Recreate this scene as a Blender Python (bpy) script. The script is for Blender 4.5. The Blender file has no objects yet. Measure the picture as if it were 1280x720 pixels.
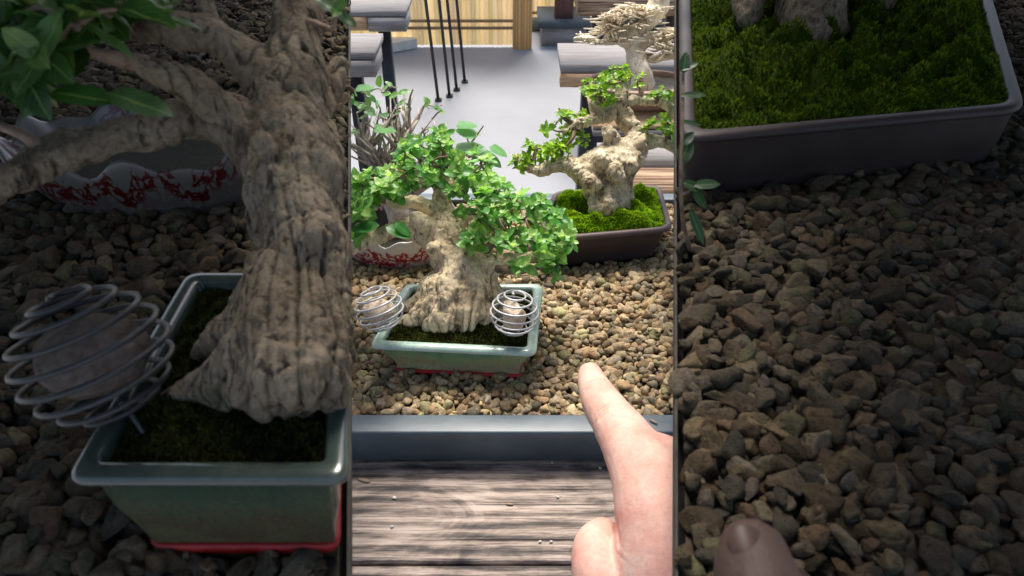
import bpy, math, random
import numpy as np
from mathutils import Vector, Matrix, noise
random.seed(7)
R = math.radians
col = bpy.context.scene.collection
HC, PITCH, F = 0.48, R(36), 950.0
FW = np.array((0, math.cos(PITCH), -math.sin(PITCH)))
UP = np.array((0, math.sin(PITCH), math.cos(PITCH)))
CP = np.array((0, 0, HC))
def ray(px, py): return FW + np.array(((px-640)/F, 0, 0)) - UP*((py-360)/F)
def at(px, py, z=0.0):
    r = ray(px, py); return CP + r*((z-HC)/r[2])
def P(px, py, d): return CP + ray(px, py)*d
def aty(px, py, y):                         # point on the upright plane y = const
    r = ray(px, py); return CP + r*(y/r[1])

# ------------------------------------------------------------------ materials
class NT:
    def __init__(s, name):
        s.m = bpy.data.materials.new(name); s.m.use_nodes = True
        s.t = s.m.node_tree; s.t.nodes.clear()
        s.out = s.t.nodes.new('ShaderNodeOutputMaterial')
    def n(s, typ, **k):
        o = s.t.nodes.new(typ)
        for a, v in k.items():
            if a.startswith('i_'):
                o.inputs[a[2:].replace('_', ' ')].default_value = v
            else: setattr(o, a, v)
        return o
    def l(s, a, b): s.t.links.new(a, b)
    def coord(s, scale=(1,1,1), src='Object'):
        c = s.n('ShaderNodeTexCoord'); m = s.n('ShaderNodeMapping')
        m.inputs['Scale'].default_value = scale
        s.l(c.outputs[src], m.inputs['Vector']); return m.outputs['Vector']
    def noise(s, vec, scale, detail=6, rough=.6, dist=0):
        o = s.n('ShaderNodeTexNoise', i_Scale=scale, i_Detail=detail, i_Roughness=rough, i_Distortion=dist)
        s.l(vec, o.inputs['Vector']); return o.outputs['Fac']
    def ramp(s, fac, stops, interp='LINEAR'):
        o = s.n('ShaderNodeValToRGB'); cr = o.color_ramp; cr.interpolation = interp
        while len(cr.elements) > 1: cr.elements.remove(cr.elements[-1])
        cr.elements[0].position = stops[0][0]; c = stops[0][1]
        cr.elements[0].color = (*c, 1) if hasattr(c, '__len__') else (c, c, c, 1)
        for p, c in stops[1:]:
            e = cr.elements.new(p); e.color = (*c, 1) if hasattr(c, '__len__') else (c, c, c, 1)
        s.l(fac, o.inputs['Fac']); return o.outputs['Color']
    def mix(s, fac, a, b, mode='MIX'):
        o = s.n('ShaderNodeMix', data_type='RGBA', blend_type=mode)
        for v, i in ((fac, 0), (a, 6), (b, 7)):
            if hasattr(v, 'default_value') or isinstance(v, bpy.types.NodeSocket): s.l(v, o.inputs[i])
            elif i == 0: o.inputs[0].default_value = v
            else: o.inputs[i].default_value = (*v, 1)
        return o.outputs[2]
    def math(s, op, a, b=0.0):
        o = s.n('ShaderNodeMath', operation=op)
        for v, i in ((a, 0), (b, 1)):
            if isinstance(v, bpy.types.NodeSocket): s.l(v, o.inputs[i])
            else: o.inputs[i].default_value = v
        return o.outputs[0]
    def bump(s, h, strength=.5, dist=.001, prev=None):
        o = s.n('ShaderNodeBump', i_Strength=strength, i_Distance=dist)
        s.l(h, o.inputs['Height'])
        if prev is not None: s.l(prev, o.inputs['Normal'])
        return o.outputs['Normal']
    def bsdf(s, color, rough=.8, normal=None, metal=0, coat=0, spec=.5, sss=0, sssr=None, trans=None):
        b = s.n('ShaderNodeBsdfPrincipled')
        if isinstance(color, bpy.types.NodeSocket): s.l(color, b.inputs['Base Color'])
        else: b.inputs['Base Color'].default_value = (*color, 1)
        if isinstance(rough, bpy.types.NodeSocket): s.l(rough, b.inputs['Roughness'])
        else: b.inputs['Roughness'].default_value = rough
        b.inputs['Metallic'].default_value = metal
        b.inputs['Coat Weight'].default_value = coat
        b.inputs['Coat Roughness'].default_value = .15
        b.inputs['Specular IOR Level'].default_value = spec
        if sss:
            b.inputs['Subsurface Weight'].default_value = sss
            b.inputs['Subsurface Radius'].default_value = sssr or (.01, .004, .002)
            b.inputs['Subsurface Scale'].default_value = 1.0
        if normal is not None: s.l(normal, b.inputs['Normal'])
        o = b.outputs[0]
        if trans is not None:
            tr = s.n('ShaderNodeBsdfTranslucent'); s.l(trans, tr.inputs['Color'])
            if normal is not None: s.l(normal, tr.inputs['Normal'])
            mx = s.n('ShaderNodeMixShader'); mx.inputs[0].default_value = .35
            s.l(o, mx.inputs[1]); s.l(tr.outputs[0], mx.inputs[2]); o = mx.outputs[0]
        s.l(o, s.out.inputs['Surface']); return s.m

def mat_stone(name, gain=1.0):
    t = NT(name); v = t.coord()
    a = t.n('ShaderNodeVertexColor', layer_name='Col').outputs['Color']
    n1 = t.noise(v, 420, 5, .7)
    vor = t.n('ShaderNodeTexVoronoi', i_Scale=650.0); t.l(v, vor.inputs['Vector'])
    pits = t.ramp(vor.outputs['Distance'], [(.0, .15), (.35, 1.0)])
    n2 = t.noise(v, 900, 3, .6)
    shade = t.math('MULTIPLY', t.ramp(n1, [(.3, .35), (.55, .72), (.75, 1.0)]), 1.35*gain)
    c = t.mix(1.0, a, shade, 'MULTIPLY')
    pm = t.ramp(t.noise(v, 260, 3), [(.42, 0.0), (.62, 1.0)])
    c2 = t.mix(pm, c, t.mix(1.0, c, pits, 'MULTIPLY'))
    nb = t.bump(t.math('ADD', n1, t.math('MULTIPLY', pits, .5)), .75, .0012)
    nb = t.bump(n2, .4, .0004, nb)
    return t.bsdf(c2, .88, nb, spec=.25)

def mat_bark(name, light, mid, dark, sc=1.0, mossy=0.0, rx=.425):
    t = NT(name); v = t.coord()
    n1 = t.noise(v, 38*sc, 8, .68, .6)
    n2 = t.noise(v, 260*sc, 6, .7)
    g = t.n('ShaderNodeNewGeometry')
    pt = t.ramp(g.outputs['Pointiness'], [(rx, 0.0), (rx+.07, 1.0)])
    c = t.ramp(n1, [(.27, dark), (.42, mid), (.60, light)])
    c = t.mix(t.ramp(n2, [(.34, .4), (.46, 0.0)]), c, dark)
    c = t.mix(pt, t.mix(.78, c, tuple(x*.35 for x in dark)), c)
    if mossy:
        mm = t.ramp(t.noise(v, 55, 4), [(.55, 0.0), (.68, mossy)])
        c = t.mix(mm, c, (.12, .13, .03))
    vor = t.n('ShaderNodeTexVoronoi', feature='DISTANCE_TO_EDGE', i_Scale=120*sc)
    dv = t.n('ShaderNodeVectorMath', operation='ADD')
    nn = t.n('ShaderNodeTexNoise', i_Scale=90*sc, i_Detail=4.0); t.l(v, nn.inputs['Vector'])
    sc_ = t.n('ShaderNodeVectorMath', operation='SCALE'); sc_.inputs['Scale'].default_value = .012
    t.l(nn.outputs['Color'], sc_.inputs[0]); t.l(v, dv.inputs[0]); t.l(sc_.outputs[0], dv.inputs[1])
    t.l(dv.outputs[0], vor.inputs['Vector'])
    cr = t.ramp(vor.outputs['Distance'], [(0, 0.0), (.09, 1.0)])
    crm = t.ramp(t.noise(v, 60*sc, 3), [(.36, 1.0), (.5, 0.0)])
    crk = t.math('MAXIMUM', cr, crm)
    c = t.mix(crk, t.mix(.28, c, tuple(x*.4 for x in dark)), c)
    gr = t.noise(t.coord((1, 1, .22)), 190*sc, 5, .65, .4)
    c = t.mix(t.ramp(gr, [(.36, .8), (.43, 0.0)]), c, dark)
    nb = t.bump(crk, .3, .0008)
    nb = t.bump(gr, .7, .0014, nb)
    nb = t.bump(n2, .9, .0014, nb)
    nb = t.bump(t.noise(v, 900*sc, 3), .5, .0004, nb)
    return t.bsdf(c, .85, nb, spec=.25)

def mat_leaf(name, gloss=.35):
    t = NT(name)
    a = t.n('ShaderNodeVertexColor', layer_name='Col').outputs['Color']
    uv = t.n('ShaderNodeUVMap', uv_map='UVMap'); sp = t.n('ShaderNodeSeparateXYZ'); t.l(uv.outputs[0], sp.inputs[0])
    d = t.math('ABSOLUTE', t.math('SUBTRACT', sp.outputs['Y'], .5))
    rib = t.ramp(d, [(0.0, 1.0), (.05, 0.0)])
    ph = t.math('ADD', t.math('MULTIPLY', sp.outputs['X'], 7.0), t.math('MULTIPLY', d, -5.0))
    vn = t.ramp(t.math('ABSOLUTE', t.math('SUBTRACT', t.math('FRACT', ph), .5)), [(0, .35), (.08, 0.0)])
    v = t.coord(); n = t.noise(v, 160, 3)
    c = t.mix(1.0, a, t.ramp(n, [(.3, .7), (.7, 1.0)]), 'MULTIPLY')
    c = t.mix(t.ramp(t.noise(v, 420, 4), [(.62, 0.0), (.74, .35)]), c, (.25, .28, .08))
    light = t.mix(.45, c, (.42, .6, .2))
    c = t.mix(t.math('MAXIMUM', t.math('MULTIPLY', rib, .8), vn), c, light)
    nb = t.bump(t.math('ADD', rib, vn), -.35, .0006)
    tl = t.mix(1.0, c, (1.5, 1.6, .6), 'MULTIPLY')
    return t.bsdf(c, gloss, nb, spec=.45, trans=tl)

def mat_noise(name, stops, scale, rough=.8, bump=.3, bdist=.001, vs=(1,1,1), detail=6, coat=0, metal=0, spec=.5, dist=0, bscale=None):
    t = NT(name); v = t.coord(vs); n = t.noise(v, scale, detail, .62, dist)
    c = t.ramp(n, stops)
    nb = t.bump(t.noise(v, bscale or scale*4, 5), bump, bdist) if bump else None
    return t.bsdf(c, rough, nb, coat=coat, metal=metal, spec=spec)

def mat_wood_burnt():
    t = NT('charred_wood'); v = t.coord((1, 1, 1))
    vg = t.coord((5.0, 24, 20)); vf = t.coord((14, 420, 60))
    warp = t.noise(t.coord((2.2, 9, 2)), 3.0, 5, .6, 1.5)
    w = t.n('ShaderNodeTexWave', wave_type='BANDS', bands_direction='Y', i_Scale=9.0, i_Distortion=5.0, i_Detail=5.0)
    w.inputs['Detail Scale'].default_value = 1.0; w.inputs['Detail Roughness'].default_value = .6
    t.l(t.coord((.55, 3.0, 1)), w.inputs['Vector'])
    big = t.noise(t.coord((1, 2.0, 1)), 8, 7, .68, 1.2)
    g = t.noise(vg, 3.2, 8, .65, .5); fine = t.noise(vf, 1.6, 6, .7, .2)
    m = t.math('ADD', t.math('MULTIPLY', g, .42), t.math('ADD', t.math('MULTIPLY', w.outputs['Fac'], .17), t.math('MULTIPLY', big, .85)))
    wl = t.ramp(t.math('ADD', m, t.math('MULTIPLY', fine, .22)), [(.66, (.05, .045, .046)), (.77, (.15, .125, .112)), (.87, (.36, .285, .24)), (1.0, (.55, .45, .39))])
    c = t.mix(t.ramp(fine, [(.36, .7), (.5, 0.0)]), wl, (.04, .032, .03))
    crk = t.ramp(t.noise(t.coord((3, 300, 60)), 1.1, 4, .5), [(.335, 1.0), (.36, 0.0)])
    c = t.mix(crk, c, (.02, .014, .012))
    nb = t.bump(t.math('ADD', fine, t.math('MULTIPLY', g, .6)), .6, .0015)
    nb = t.bump(crk, -.6, .0012, nb)
    return t.bsdf(c, .72, nb, spec=.3)

M = {}
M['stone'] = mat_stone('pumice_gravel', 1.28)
M['stone_shade'] = mat_stone('coarse_gravel_shaded', .28)  # gravel darkened in its colour to stand in for shade
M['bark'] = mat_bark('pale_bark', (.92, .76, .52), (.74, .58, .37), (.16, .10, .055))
M['bark_shade'] = mat_bark('near_bark_shaded', (.29, .235, .165), (.19, .148, .10), (.017, .012, .008), 1.3, .2, .44)  # bark tones lowered to imitate shade on the near trees
M['bark_c'] = mat_bark('knobbly_bark', (.92, .80, .58), (.70, .56, .36), (.13, .085, .045), 1.2, .3)
M['bark_d'] = mat_bark('pale_twig_bark', (.88, .80, .62), (.76, .66, .48), (.45, .35, .23), .6)
M['twig'] = mat_noise('twig_bark', [(.3, (.10, .06, .04)), (.6, (.27, .19, .13)), (.8, (.42, .33, .25))], 160)
M['twig_grey'] = mat_noise('grey_twig_bark', [(.3, (.26, .20, .16)), (.6, (.50, .43, .37)), (.8, (.70, .63, .56))], 160)
M['leaf'] = mat_leaf('leaf_green')
M['leaf_near'] = mat_leaf('leaf_near', .42)
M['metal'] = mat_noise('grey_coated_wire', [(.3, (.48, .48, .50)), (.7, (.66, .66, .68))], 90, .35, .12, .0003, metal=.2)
M['metal_shade'] = mat_noise('grey_wire_shaded', [(.3, (.032, .032, .034)), (.7, (.052, .052, .054))], 90, .4, .12, .0003, metal=.2)  # wire colour carries the shade of the side tray
M['pellet_shade'] = mat_noise('fertiliser_cake_shaded', [(.25, (.09, .065, .05)), (.5, (.16, .13, .11)), (.75, (.24, .2, .17))], 420, .95, .9, .0012, spec=.2)  # same cake as below with shade mixed into the colours
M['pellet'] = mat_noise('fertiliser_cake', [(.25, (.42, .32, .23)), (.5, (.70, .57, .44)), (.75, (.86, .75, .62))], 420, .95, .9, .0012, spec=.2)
M['tray'] = mat_noise('slate_plastic', [(.3, (.075, .10, .12)), (.55, (.10, .13, .155)), (.8, (.16, .195, .22))], 26, .42, .12, .0006, (1, 3, 1), bscale=90)
M['tray_dark'] = mat_noise('dark_plastic', [(.3, (.012, .013, .014)), (.8, (.03, .032, .034))], 40, .6, .15)
M['wood'] = mat_wood_burnt()
M['greywood'] = mat_noise('weathered_grey_wood', [(.3, (.17, .155, .15)), (.5, (.28, .26, .25)), (.75, (.40, .38, .365))], 4, .8, .35, .001, (3, 60, 60))
M['tanwood'] = mat_noise('tan_wood', [(.3, (.42, .24, .12)), (.7, (.70, .46, .28))], 5, .7, .2, .001, (3, 40, 40))
M['stripewood'] = mat_noise('striped_brown_wood', [(.36, (.05, .028, .018)), (.46, (.2, .11, .06)), (.62, (.48, .34, .22))], 5, .7, .3, .001, (1.5, 45, 30))
M['darkwood'] = mat_noise('dark_wood', [(.3, (.03, .02, .018)), (.7, (.09, .06, .05))], 8, .7, .3, .001, (3, 40, 40))
M['redbrown'] = mat_noise('red_brown_post', [(.3, (.09, .04, .035)), (.7, (.18, .09, .075))], 8, .7, .3, .001, (20, 20, 2))
M['black'] = mat_noise('black_metal', [(.3, (.012, .013, .015)), (.7, (.03, .032, .035))], 30, .5, .05)
M['black'] = M['black']
M['floor'] = mat_noise('grey_paving', [(.15, (.17, .175, .19)), (.36, (.225, .235, .255)), (.55, (.26, .27, .29)), (.8, (.295, .305, .325))], 1.6, .6, .15, .002, bscale=60)
M['plinth'] = mat_noise('slate_plinth', [(.3, (.05, .065, .075)), (.7, (.10, .12, .13))], 5, .8, .2)
M['slab'] = mat_noise('pale_stone_slab', [(.3, (.52, .50, .44)), (.7, (.74, .72, .64))], 12, .85, .3)
M['bpot'] = mat_noise('unglazed_brown_clay', [(.3, (.075, .05, .05)), (.55, (.105, .07, .07)), (.8, (.16, .11, .11))], 35, .5, .12, .0005)
M['bpot_shade'] = mat_noise('brown_clay_shaded', [(.3, (.030, .020, .018)), (.8, (.06, .043, .040))], 35, .55, .12, .0005)  # brown clay with the shade of the right tray painted in
M['bpot_body'] = mat_noise('dark_clay_wall', [(.3, (.035, .024, .024)), (.8, (.065, .045, .045))], 35, .5, .12, .0005)
M['tanpot'] = mat_noise('tan_brown_clay', [(.3, (.30, .19, .13)), (.8, (.45, .31, .22))], 20, .6, .1)
M['purplepot'] = mat_noise('plum_clay', [(.3, (.12, .03, .05)), (.8, (.2, .06, .08))], 20, .5, .1)
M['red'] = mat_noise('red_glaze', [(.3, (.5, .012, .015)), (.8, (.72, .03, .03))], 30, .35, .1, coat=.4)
M['red_shade'] = mat_noise('red_glaze_shaded', [(.3, (.26, .007, .008)), (.8, (.36, .014, .014))], 30, .5, .1)  # red glaze dimmed in colour as if shaded
M['rim_brown'] = mat_noise('dusty_brown_plastic', [(.3, (.03, .027, .022)), (.7, (.075, .065, .052))], 120, .8, .3)
M['soil'] = mat_noise('dark_soil', [(.35, (.006, .007, .003)), (.7, (.03, .03, .012))], 500, .95, .8, .001)
M['greysoil'] = mat_noise('dry_soil', [(.3, (.22, .19, .15)), (.7, (.4, .35, .28))], 200, .95, .6, .001)
M['gravel_bed'] = mat_noise('gravel_dust', [(.3, (.03, .025, .018)), (.7, (.08, .065, .045))], 400, .95, .6, .001)

def mat_moss(name, stops):
    t = NT(name); a = t.n('ShaderNodeVertexColor', layer_name='Col').outputs['Color']
    v = t.coord(); n = t.noise(v, 45, 4)
    c = t.mix(1.0, a, t.ramp(n, stops), 'MULTIPLY')
    c = t.mix(t.ramp(t.noise(v, 95, 4, .7), [(.60, 0.0), (.70, .6)]), c, t.mix(1.0, c, (1.3, .62, .9), 'MULTIPLY'))
    return t.bsdf(c, .8, None, spec=.15, trans=c)
M['moss_dark'] = mat_moss('dark_moss', [(.3, (.5, .5, .5)), (.7, (1.2, 1.1, .9))])
M['moss_bright'] = mat_moss('bright_moss', [(.3, (.55, .6, .6)), (.7, (1.25, 1.15, .9))])

def mat_glaze(name, z0, z1, gain=1.0):
    t = NT(name); v = t.coord(); c = t.n('ShaderNodeTexCoord'); sp = t.n('ShaderNodeSeparateXYZ'); t.l(c.outputs['Object'], sp.inputs[0])
    zz = t.math('DIVIDE', t.math('SUBTRACT', sp.outputs['Z'], z0), z1-z0)
    n = t.noise(t.coord((1, 1, .7)), 26, 6, .65, .4); fn = t.noise(v, 700, 3, .7)
    zz = t.math('ADD', zz, t.math('MULTIPLY', t.math('SUBTRACT', n, .5), 1.8))
    g = gain
    cc = t.ramp(zz, [(0.0, (.30*g, .33*g, .17*g)), (.22, (.27*g, .22*g, .13*g)), (.5, (.22*g, .27*g, .14*g)), (.75, (.10*g, .22*g, .13*g)), (1.0, (.05*g, .17*g, .12*g))])
    cc = t.mix(t.ramp(fn, [(.35, .55), (.6, 0.0)]), cc, (.07*g, .075*g, .035*g))
    nb = t.bump(fn, .15, .0004); nb = t.bump(n, .2, .002, nb)
    return t.bsdf(cc, .3, nb, coat=.35)
def mat_rim(name, gain=1.0):
    t = NT(name); v = t.coord(); n = t.noise(v, 60, 6, .7, .6); g = gain
    cc = t.ramp(n, [(.32, (.04*g, .20*g, .15*g)), (.5, (.16*g, .36*g, .29*g)), (.66, (.42*g, .54*g, .46*g)), (.85, (.58*g, .62*g, .54*g))])
    ge = t.n('ShaderNodeNewGeometry')
    pt = t.ramp(ge.outputs['Pointiness'], [(.50, 0.0), (.57, .8)])
    cc = t.mix(pt, cc, (.62*g, .66*g, .58*g))
    nb = t.bump(t.noise(v, 120, 4), .12, .0006)
    return t.bsdf(cc, .22, nb, coat=.5)
def mat_coral(name, z0, z1, gain=1.0, sc=1.0):
    t = NT(name); v = t.coord(); c = t.n('ShaderNodeTexCoord'); sp = t.n('ShaderNodeSeparateXYZ'); t.l(c.outputs['Object'], sp.inputs[0])
    zz = t.math('DIVIDE', t.math('SUBTRACT', sp.outputs['Z'], z0), z1-z0)
    vor = t.n('ShaderNodeTexVoronoi', feature='DISTANCE_TO_EDGE', i_Scale=115.0*sc)
    nn = t.n('ShaderNodeTexNoise', i_Scale=70.0*sc, i_Detail=4.0); t.l(v, nn.inputs['Vector'])
    s2 = t.n('ShaderNodeVectorMath', operation='SCALE'); s2.inputs['Scale'].default_value = .03/sc; t.l(nn.outputs['Color'], s2.inputs[0])
    ad = t.n('ShaderNodeVectorMath', operation='ADD'); t.l(t.coord((1, 1, .45)), ad.inputs[0]); t.l(s2.outputs[0], ad.inputs[1]); t.l(ad.outputs[0], vor.inputs['Vector'])
    line = t.ramp(vor.outputs['Distance'], [(.10, 1.0), (.2, 0.0)])
    lim = t.math('ADD', zz, t.math('MULTIPLY', t.math('SUBTRACT', t.noise(t.coord((1, 1, .2)), 32*sc, 3), .5), 2.2))
    msk = t.ramp(lim, [(.15, 0.3), (.3, 1.0), (.66, 1.0), (.72, 0.0)])
    cc = t.mix(t.math('MULTIPLY', line, msk), (.62*gain, .58*gain, .52*gain), (.34*gain, .012*gain, .018*gain))
    return t.bsdf(cc, .35, t.bump(t.noise(v, 60, 4), .15, .001), coat=.3)
def mat_bamboo():
    t = NT('bamboo'); c = t.n('ShaderNodeVertexColor', layer_name='Col').outputs['Color']
    n = t.noise(t.coord((30, 30, 1.5)), 3, 4)
    cc = t.mix(1.0, c, t.ramp(n, [(.3, .8), (.7, 1.0)]), 'MULTIPLY'); return t.bsdf(cc, .5, None, trans=cc)
M['bamboo'] = mat_bamboo()
def mat_skin(name, gain=1.0):
    t = NT(name); v = t.coord(); g = gain
    n = t.noise(v, 45, 4, .6); f = t.noise(v, 900, 3, .6); w = t.noise(t.coord((1, 1, 1)), 300, 4, .7)
    cc = t.ramp(n, [(.3, (.82*g, .38*g, .30*g)), (.5, (.90*g, .53*g, .43*g)), (.7, (.94*g, .66*g, .54*g))])
    cc = t.mix(t.ramp(t.noise(v, 500, 4, .7), [(.35, .25), (.6, 0.0)]), cc, (.6*g, .25*g, .2*g))
    vo = t.n('ShaderNodeTexVoronoi', feature='DISTANCE_TO_EDGE', i_Scale=1100.0); t.l(v, vo.inputs['Vector'])
    nb = t.bump(w, .35, .0008); nb = t.bump(f, .25, .0004, nb); nb = t.bump(t.ramp(vo.outputs['Distance'], [(0, 0.0), (.12, 1.0)]), .25, .0003, nb)
    return t.bsdf(cc, .55, nb, spec=.35, sss=.25, sssr=(.006, .002, .001))
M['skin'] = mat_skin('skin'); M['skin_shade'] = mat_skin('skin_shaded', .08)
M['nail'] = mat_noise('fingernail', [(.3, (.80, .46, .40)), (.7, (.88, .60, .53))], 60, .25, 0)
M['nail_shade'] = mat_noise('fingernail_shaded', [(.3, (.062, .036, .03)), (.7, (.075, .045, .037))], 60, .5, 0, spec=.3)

# ------------------------------------------------------------------ object helpers
def tag(o, label=None, cat=None, group=None, kind=None):
    for k, v in (('label', label), ('category', cat), ('group', group), ('kind', kind)):
        if v: o[k] = v
    return o
def empty(name, loc=(0,0,0), label=None, cat=None, group=None):
    o = bpy.data.objects.new(name, None); col.objects.link(o); o.location = [float(x) for x in loc]; o.empty_display_size = .02
    return tag(o, label, cat, group)
def link(name, me, mat, parent=None, smooth=True):
    o = bpy.data.objects.new(name, me); col.objects.link(o)
    if not me.materials: me.materials.append(mat)
    if smooth: me.shade_smooth()
    if parent is not None:
        o.parent = parent; o.location = (0, 0, 0) if parent.parent else [-x for x in parent.location]   # geometry is written in world space
    return o
class MB:
    """collects geometry; build() links it as one mesh object"""
    def __init__(s): s.v = []; s.f4 = []; s.f3 = []; s.c = []; s.uv4 = []; s.n = 0; s.fp = []
    def add(s, v, quads=None, tris=None, colr=None, uvq=None, polys=None):
        v = np.asarray(v, float); s.v.append(v)
        if quads is not None and len(quads): s.f4.append(np.asarray(quads)+s.n)
        if tris is not None and len(tris): s.f3.append(np.asarray(tris)+s.n)
        if polys: s.fp += [[i+s.n for i in p] for p in polys]
        if colr is not None:
            c = np.asarray(colr, float); s.c.append(np.broadcast_to(c, (len(v), 3)) if c.ndim == 1 else c)
        if uvq is not None: s.uv4.append(uvq)
        s.n += len(v); return s
    def mesh(s, name='m'):
        me = bpy.data.meshes.new(name); v = np.concatenate(s.v)
        q = np.concatenate(s.f4) if s.f4 else np.zeros((0, 4), int)
        t = np.concatenate(s.f3) if s.f3 else np.zeros((0, 3), int)
        if s.fp:
            me.from_pydata(v.tolist(), [], q.tolist()+t.tolist()+s.fp); me.update(); 
        else:
            me.vertices.add(len(v)); me.vertices.foreach_set('co', v.ravel().astype(np.float32))
            li = np.concatenate([q.ravel(), t.ravel()]); me.loops.add(len(li)); me.loops.foreach_set('vertex_index', li.astype(np.int32))
            npoly = len(q)+len(t); me.polygons.add(npoly)
            me.polygons.foreach_set('loop_start', np.concatenate([np.arange(len(q))*4, len(q)*4+np.arange(len(t))*3]).astype(np.int32))
            me.update(calc_edges=True)
        if s.c:
            c = np.concatenate(s.c); a = me.color_attributes.new('Col', 'FLOAT_COLOR', 'POINT')
            a.data.foreach_set('color', np.concatenate([c, np.ones((len(c), 1))], 1).ravel().astype(np.float32))
        if s.uv4:
            u = np.concatenate(s.uv4); lay = me.uv_layers.new(name='UVMap')
            lay.data.foreach_set('uv', u.ravel().astype(np.float32))
        return me
    def build(s, name, mat, parent=None, smooth=True): return link(name, s.mesh(name), mat, parent, smooth)
    def box(s, x0, x1, y0, y1, z0, z1, Mx=None, bev=0):
        X = np.array([(x, y, z) for z in (z0, z1) for y in (y0, y1) for x in (x0, x1)], float)
        if Mx is not None: X = np.array([Mx @ Vector(p) for p in X])
        return s.add(X, quads=[(0,2,3,1), (4,5,7,6), (0,1,5,4), (2,6,7,3), (0,4,6,2), (1,3,7,5)])
    def prism(s, pts, z0, z1):
        n = len(pts); V = [(p[0], p[1], z0) for p in pts]+[(p[0], p[1], z1) for p in pts]
        return s.add(V, quads=[(i, (i+1) % n, n+(i+1) % n, n+i) for i in range(n)], polys=[list(range(n))[::-1], list(range(n, 2*n))])

def catmull(pts, k):
    pts = np.asarray(pts, float); n = len(pts)
    if n < 3: return np.array([pts[0]*(1-t)+pts[-1]*t for t in np.linspace(0, 1, k+1)])
    out = []
    for i in range(n-1):
        p0 = pts[max(i-1, 0)]; p1 = pts[i]; p2 = pts[i+1]; p3 = pts[min(i+2, n-1)]
        for t in np.arange(k)/k:
            out.append(.5*((2*p1)+(-p0+p2)*t+(2*p0-5*p1+4*p2-p3)*t*t+(-p0+3*p1-3*p2+p3)*t**3))
    out.append(pts[-1]); return np.array(out)
def tube(mb, pts, rad, seg=8, k=4, wob=0.0, colr=None, caps=True):
    """tapered tube through points with round caps"""
    pr = catmull(np.column_stack([np.asarray(pts, float), np.asarray(rad, float)]), k)
    p = pr[:, :3]; r = np.maximum(pr[:, 3], 1e-5)
    if caps:                                        # hemispherical ends
        d0 = p[0]-p[1]; d0 /= np.linalg.norm(d0)+1e-12; d1 = p[-1]-p[-2]; d1 /= np.linalg.norm(d1)+1e-12
        A = [(1.0, .12), (.8, .6), (.45, .89)]
        p = np.concatenate([[p[0]+d0*r[0]*a for a, _ in A], p, [p[-1]+d1*r[-1]*a for a, _ in A[::-1]]])
        r = np.concatenate([[r[0]*b for _, b in A], r, [r[-1]*b for _, b in A[::-1]]])
    n = len(p); tg = np.gradient(p, axis=0); tg /= np.linalg.norm(tg, axis=1)[:, None]+1e-12
    up = np.array((.13, .21, .97)); V = []
    a = np.cross(tg[0], up); a /= np.linalg.norm(a)
    for i in range(n):
        a = a-tg[i]*np.dot(a, tg[i]); a /= np.linalg.norm(a)+1e-12; b = np.cross(tg[i], a)
        th = np.arange(seg)/seg*2*math.pi
        rr = r[i]*(1+wob*np.array([noise.noise(Vector(p[i])*90+Vector((math.cos(x), math.sin(x), 0))) for x in th])) if wob else r[i]*np.ones(seg)
        V.append(p[i]+np.outer(np.cos(th)*rr, a)+np.outer(np.sin(th)*rr, b))
    V = np.concatenate(V); q = []
    for i in range(n-1):
        for j in range(seg): q.append((i*seg+j, i*seg+(j+1) % seg, (i+1)*seg+(j+1) % seg, (i+1)*seg+j))
    ca = len(V); V = np.concatenate([V, [p[0]], [p[-1]]])
    t = [(ca, (j+1) % seg, j) for j in range(seg)]+[(ca+1, (n-1)*seg+j, (n-1)*seg+(j+1) % seg) for j in range(seg)]
    mb.add(V, q, t, colr); return p
def remeshed(mb, voxel, smooth=2, disp=None):
    me = mb.mesh('tmp'); o = bpy.data.objects.new('tmp', me); col.objects.link(o)
    m = o.modifiers.new('r', 'REMESH'); m.mode = 'VOXEL'; m.voxel_size = voxel
    if smooth: s = o.modifiers.new('s', 'SMOOTH'); s.iterations = smooth; s.factor = .6
    dg = bpy.context.evaluated_depsgraph_get(); me2 = bpy.data.meshes.new_from_object(o.evaluated_get(dg))
    bpy.data.objects.remove(o)
    if disp:
        n = len(me2.vertices); co = np.empty(n*3, np.float32); me2.vertices.foreach_get('co', co); co = co.reshape(-1, 3)
        no = np.empty(n*3, np.float32); me2.vertex_normals.foreach_get('vector', no); no = no.reshape(-1, 3)
        d = np.array([disp(Vector(c)) for c in co.tolist()])
        me2.vertices.foreach_set('co', (co+no*d[:, None]).ravel().astype(np.float32)); me2.update()
    return me2

# ------------------------------------------------------------------ gravel
def icos(sub):
    import bmesh
    bm = bmesh.new(); bmesh.ops.create_icosphere(bm, subdivisions=sub, radius=1)
    v = np.array([x.co[:] for x in bm.verts]); f = np.array([[y.index for y in x.verts] for x in bm.faces]); bm.free(); return v, f
def stone_set(sub, n, seed):
    v, f = icos(sub); out = []; rs = random.Random(seed)
    for k in range(n):
        off = Vector((rs.random()*50, rs.random()*50, rs.random()*50))
        planes = [(np.array(Vector((rs.gauss(0, 1), rs.gauss(0, 1), rs.gauss(0, 1))).normalized()[:]), rs.uniform(.48, .86)) for _ in range(11)]
        w = v.copy()
        for pn, d in planes:
            s = w @ pn; m = s > d; w[m] -= np.outer((s[m]-d)*.94, pn)
        d = np.array([1+.16*noise.noise(Vector(x)*1.3+off)+.07*noise.noise(Vector(x)*3.2+off)+(.05*noise.noise(Vector(x)*7+off) if sub > 2 else 0) for x in v])
        out.append(w*d[:, None])
    return out, f
PAL = np.array([(.33,.26,.18),(.40,.32,.23),(.28,.235,.17),(.36,.31,.25),(.25,.19,.12),(.43,.34,.21),(.30,.285,.17),(.20,.18,.14),(.45,.38,.27),(.36,.25,.16)])
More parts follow.
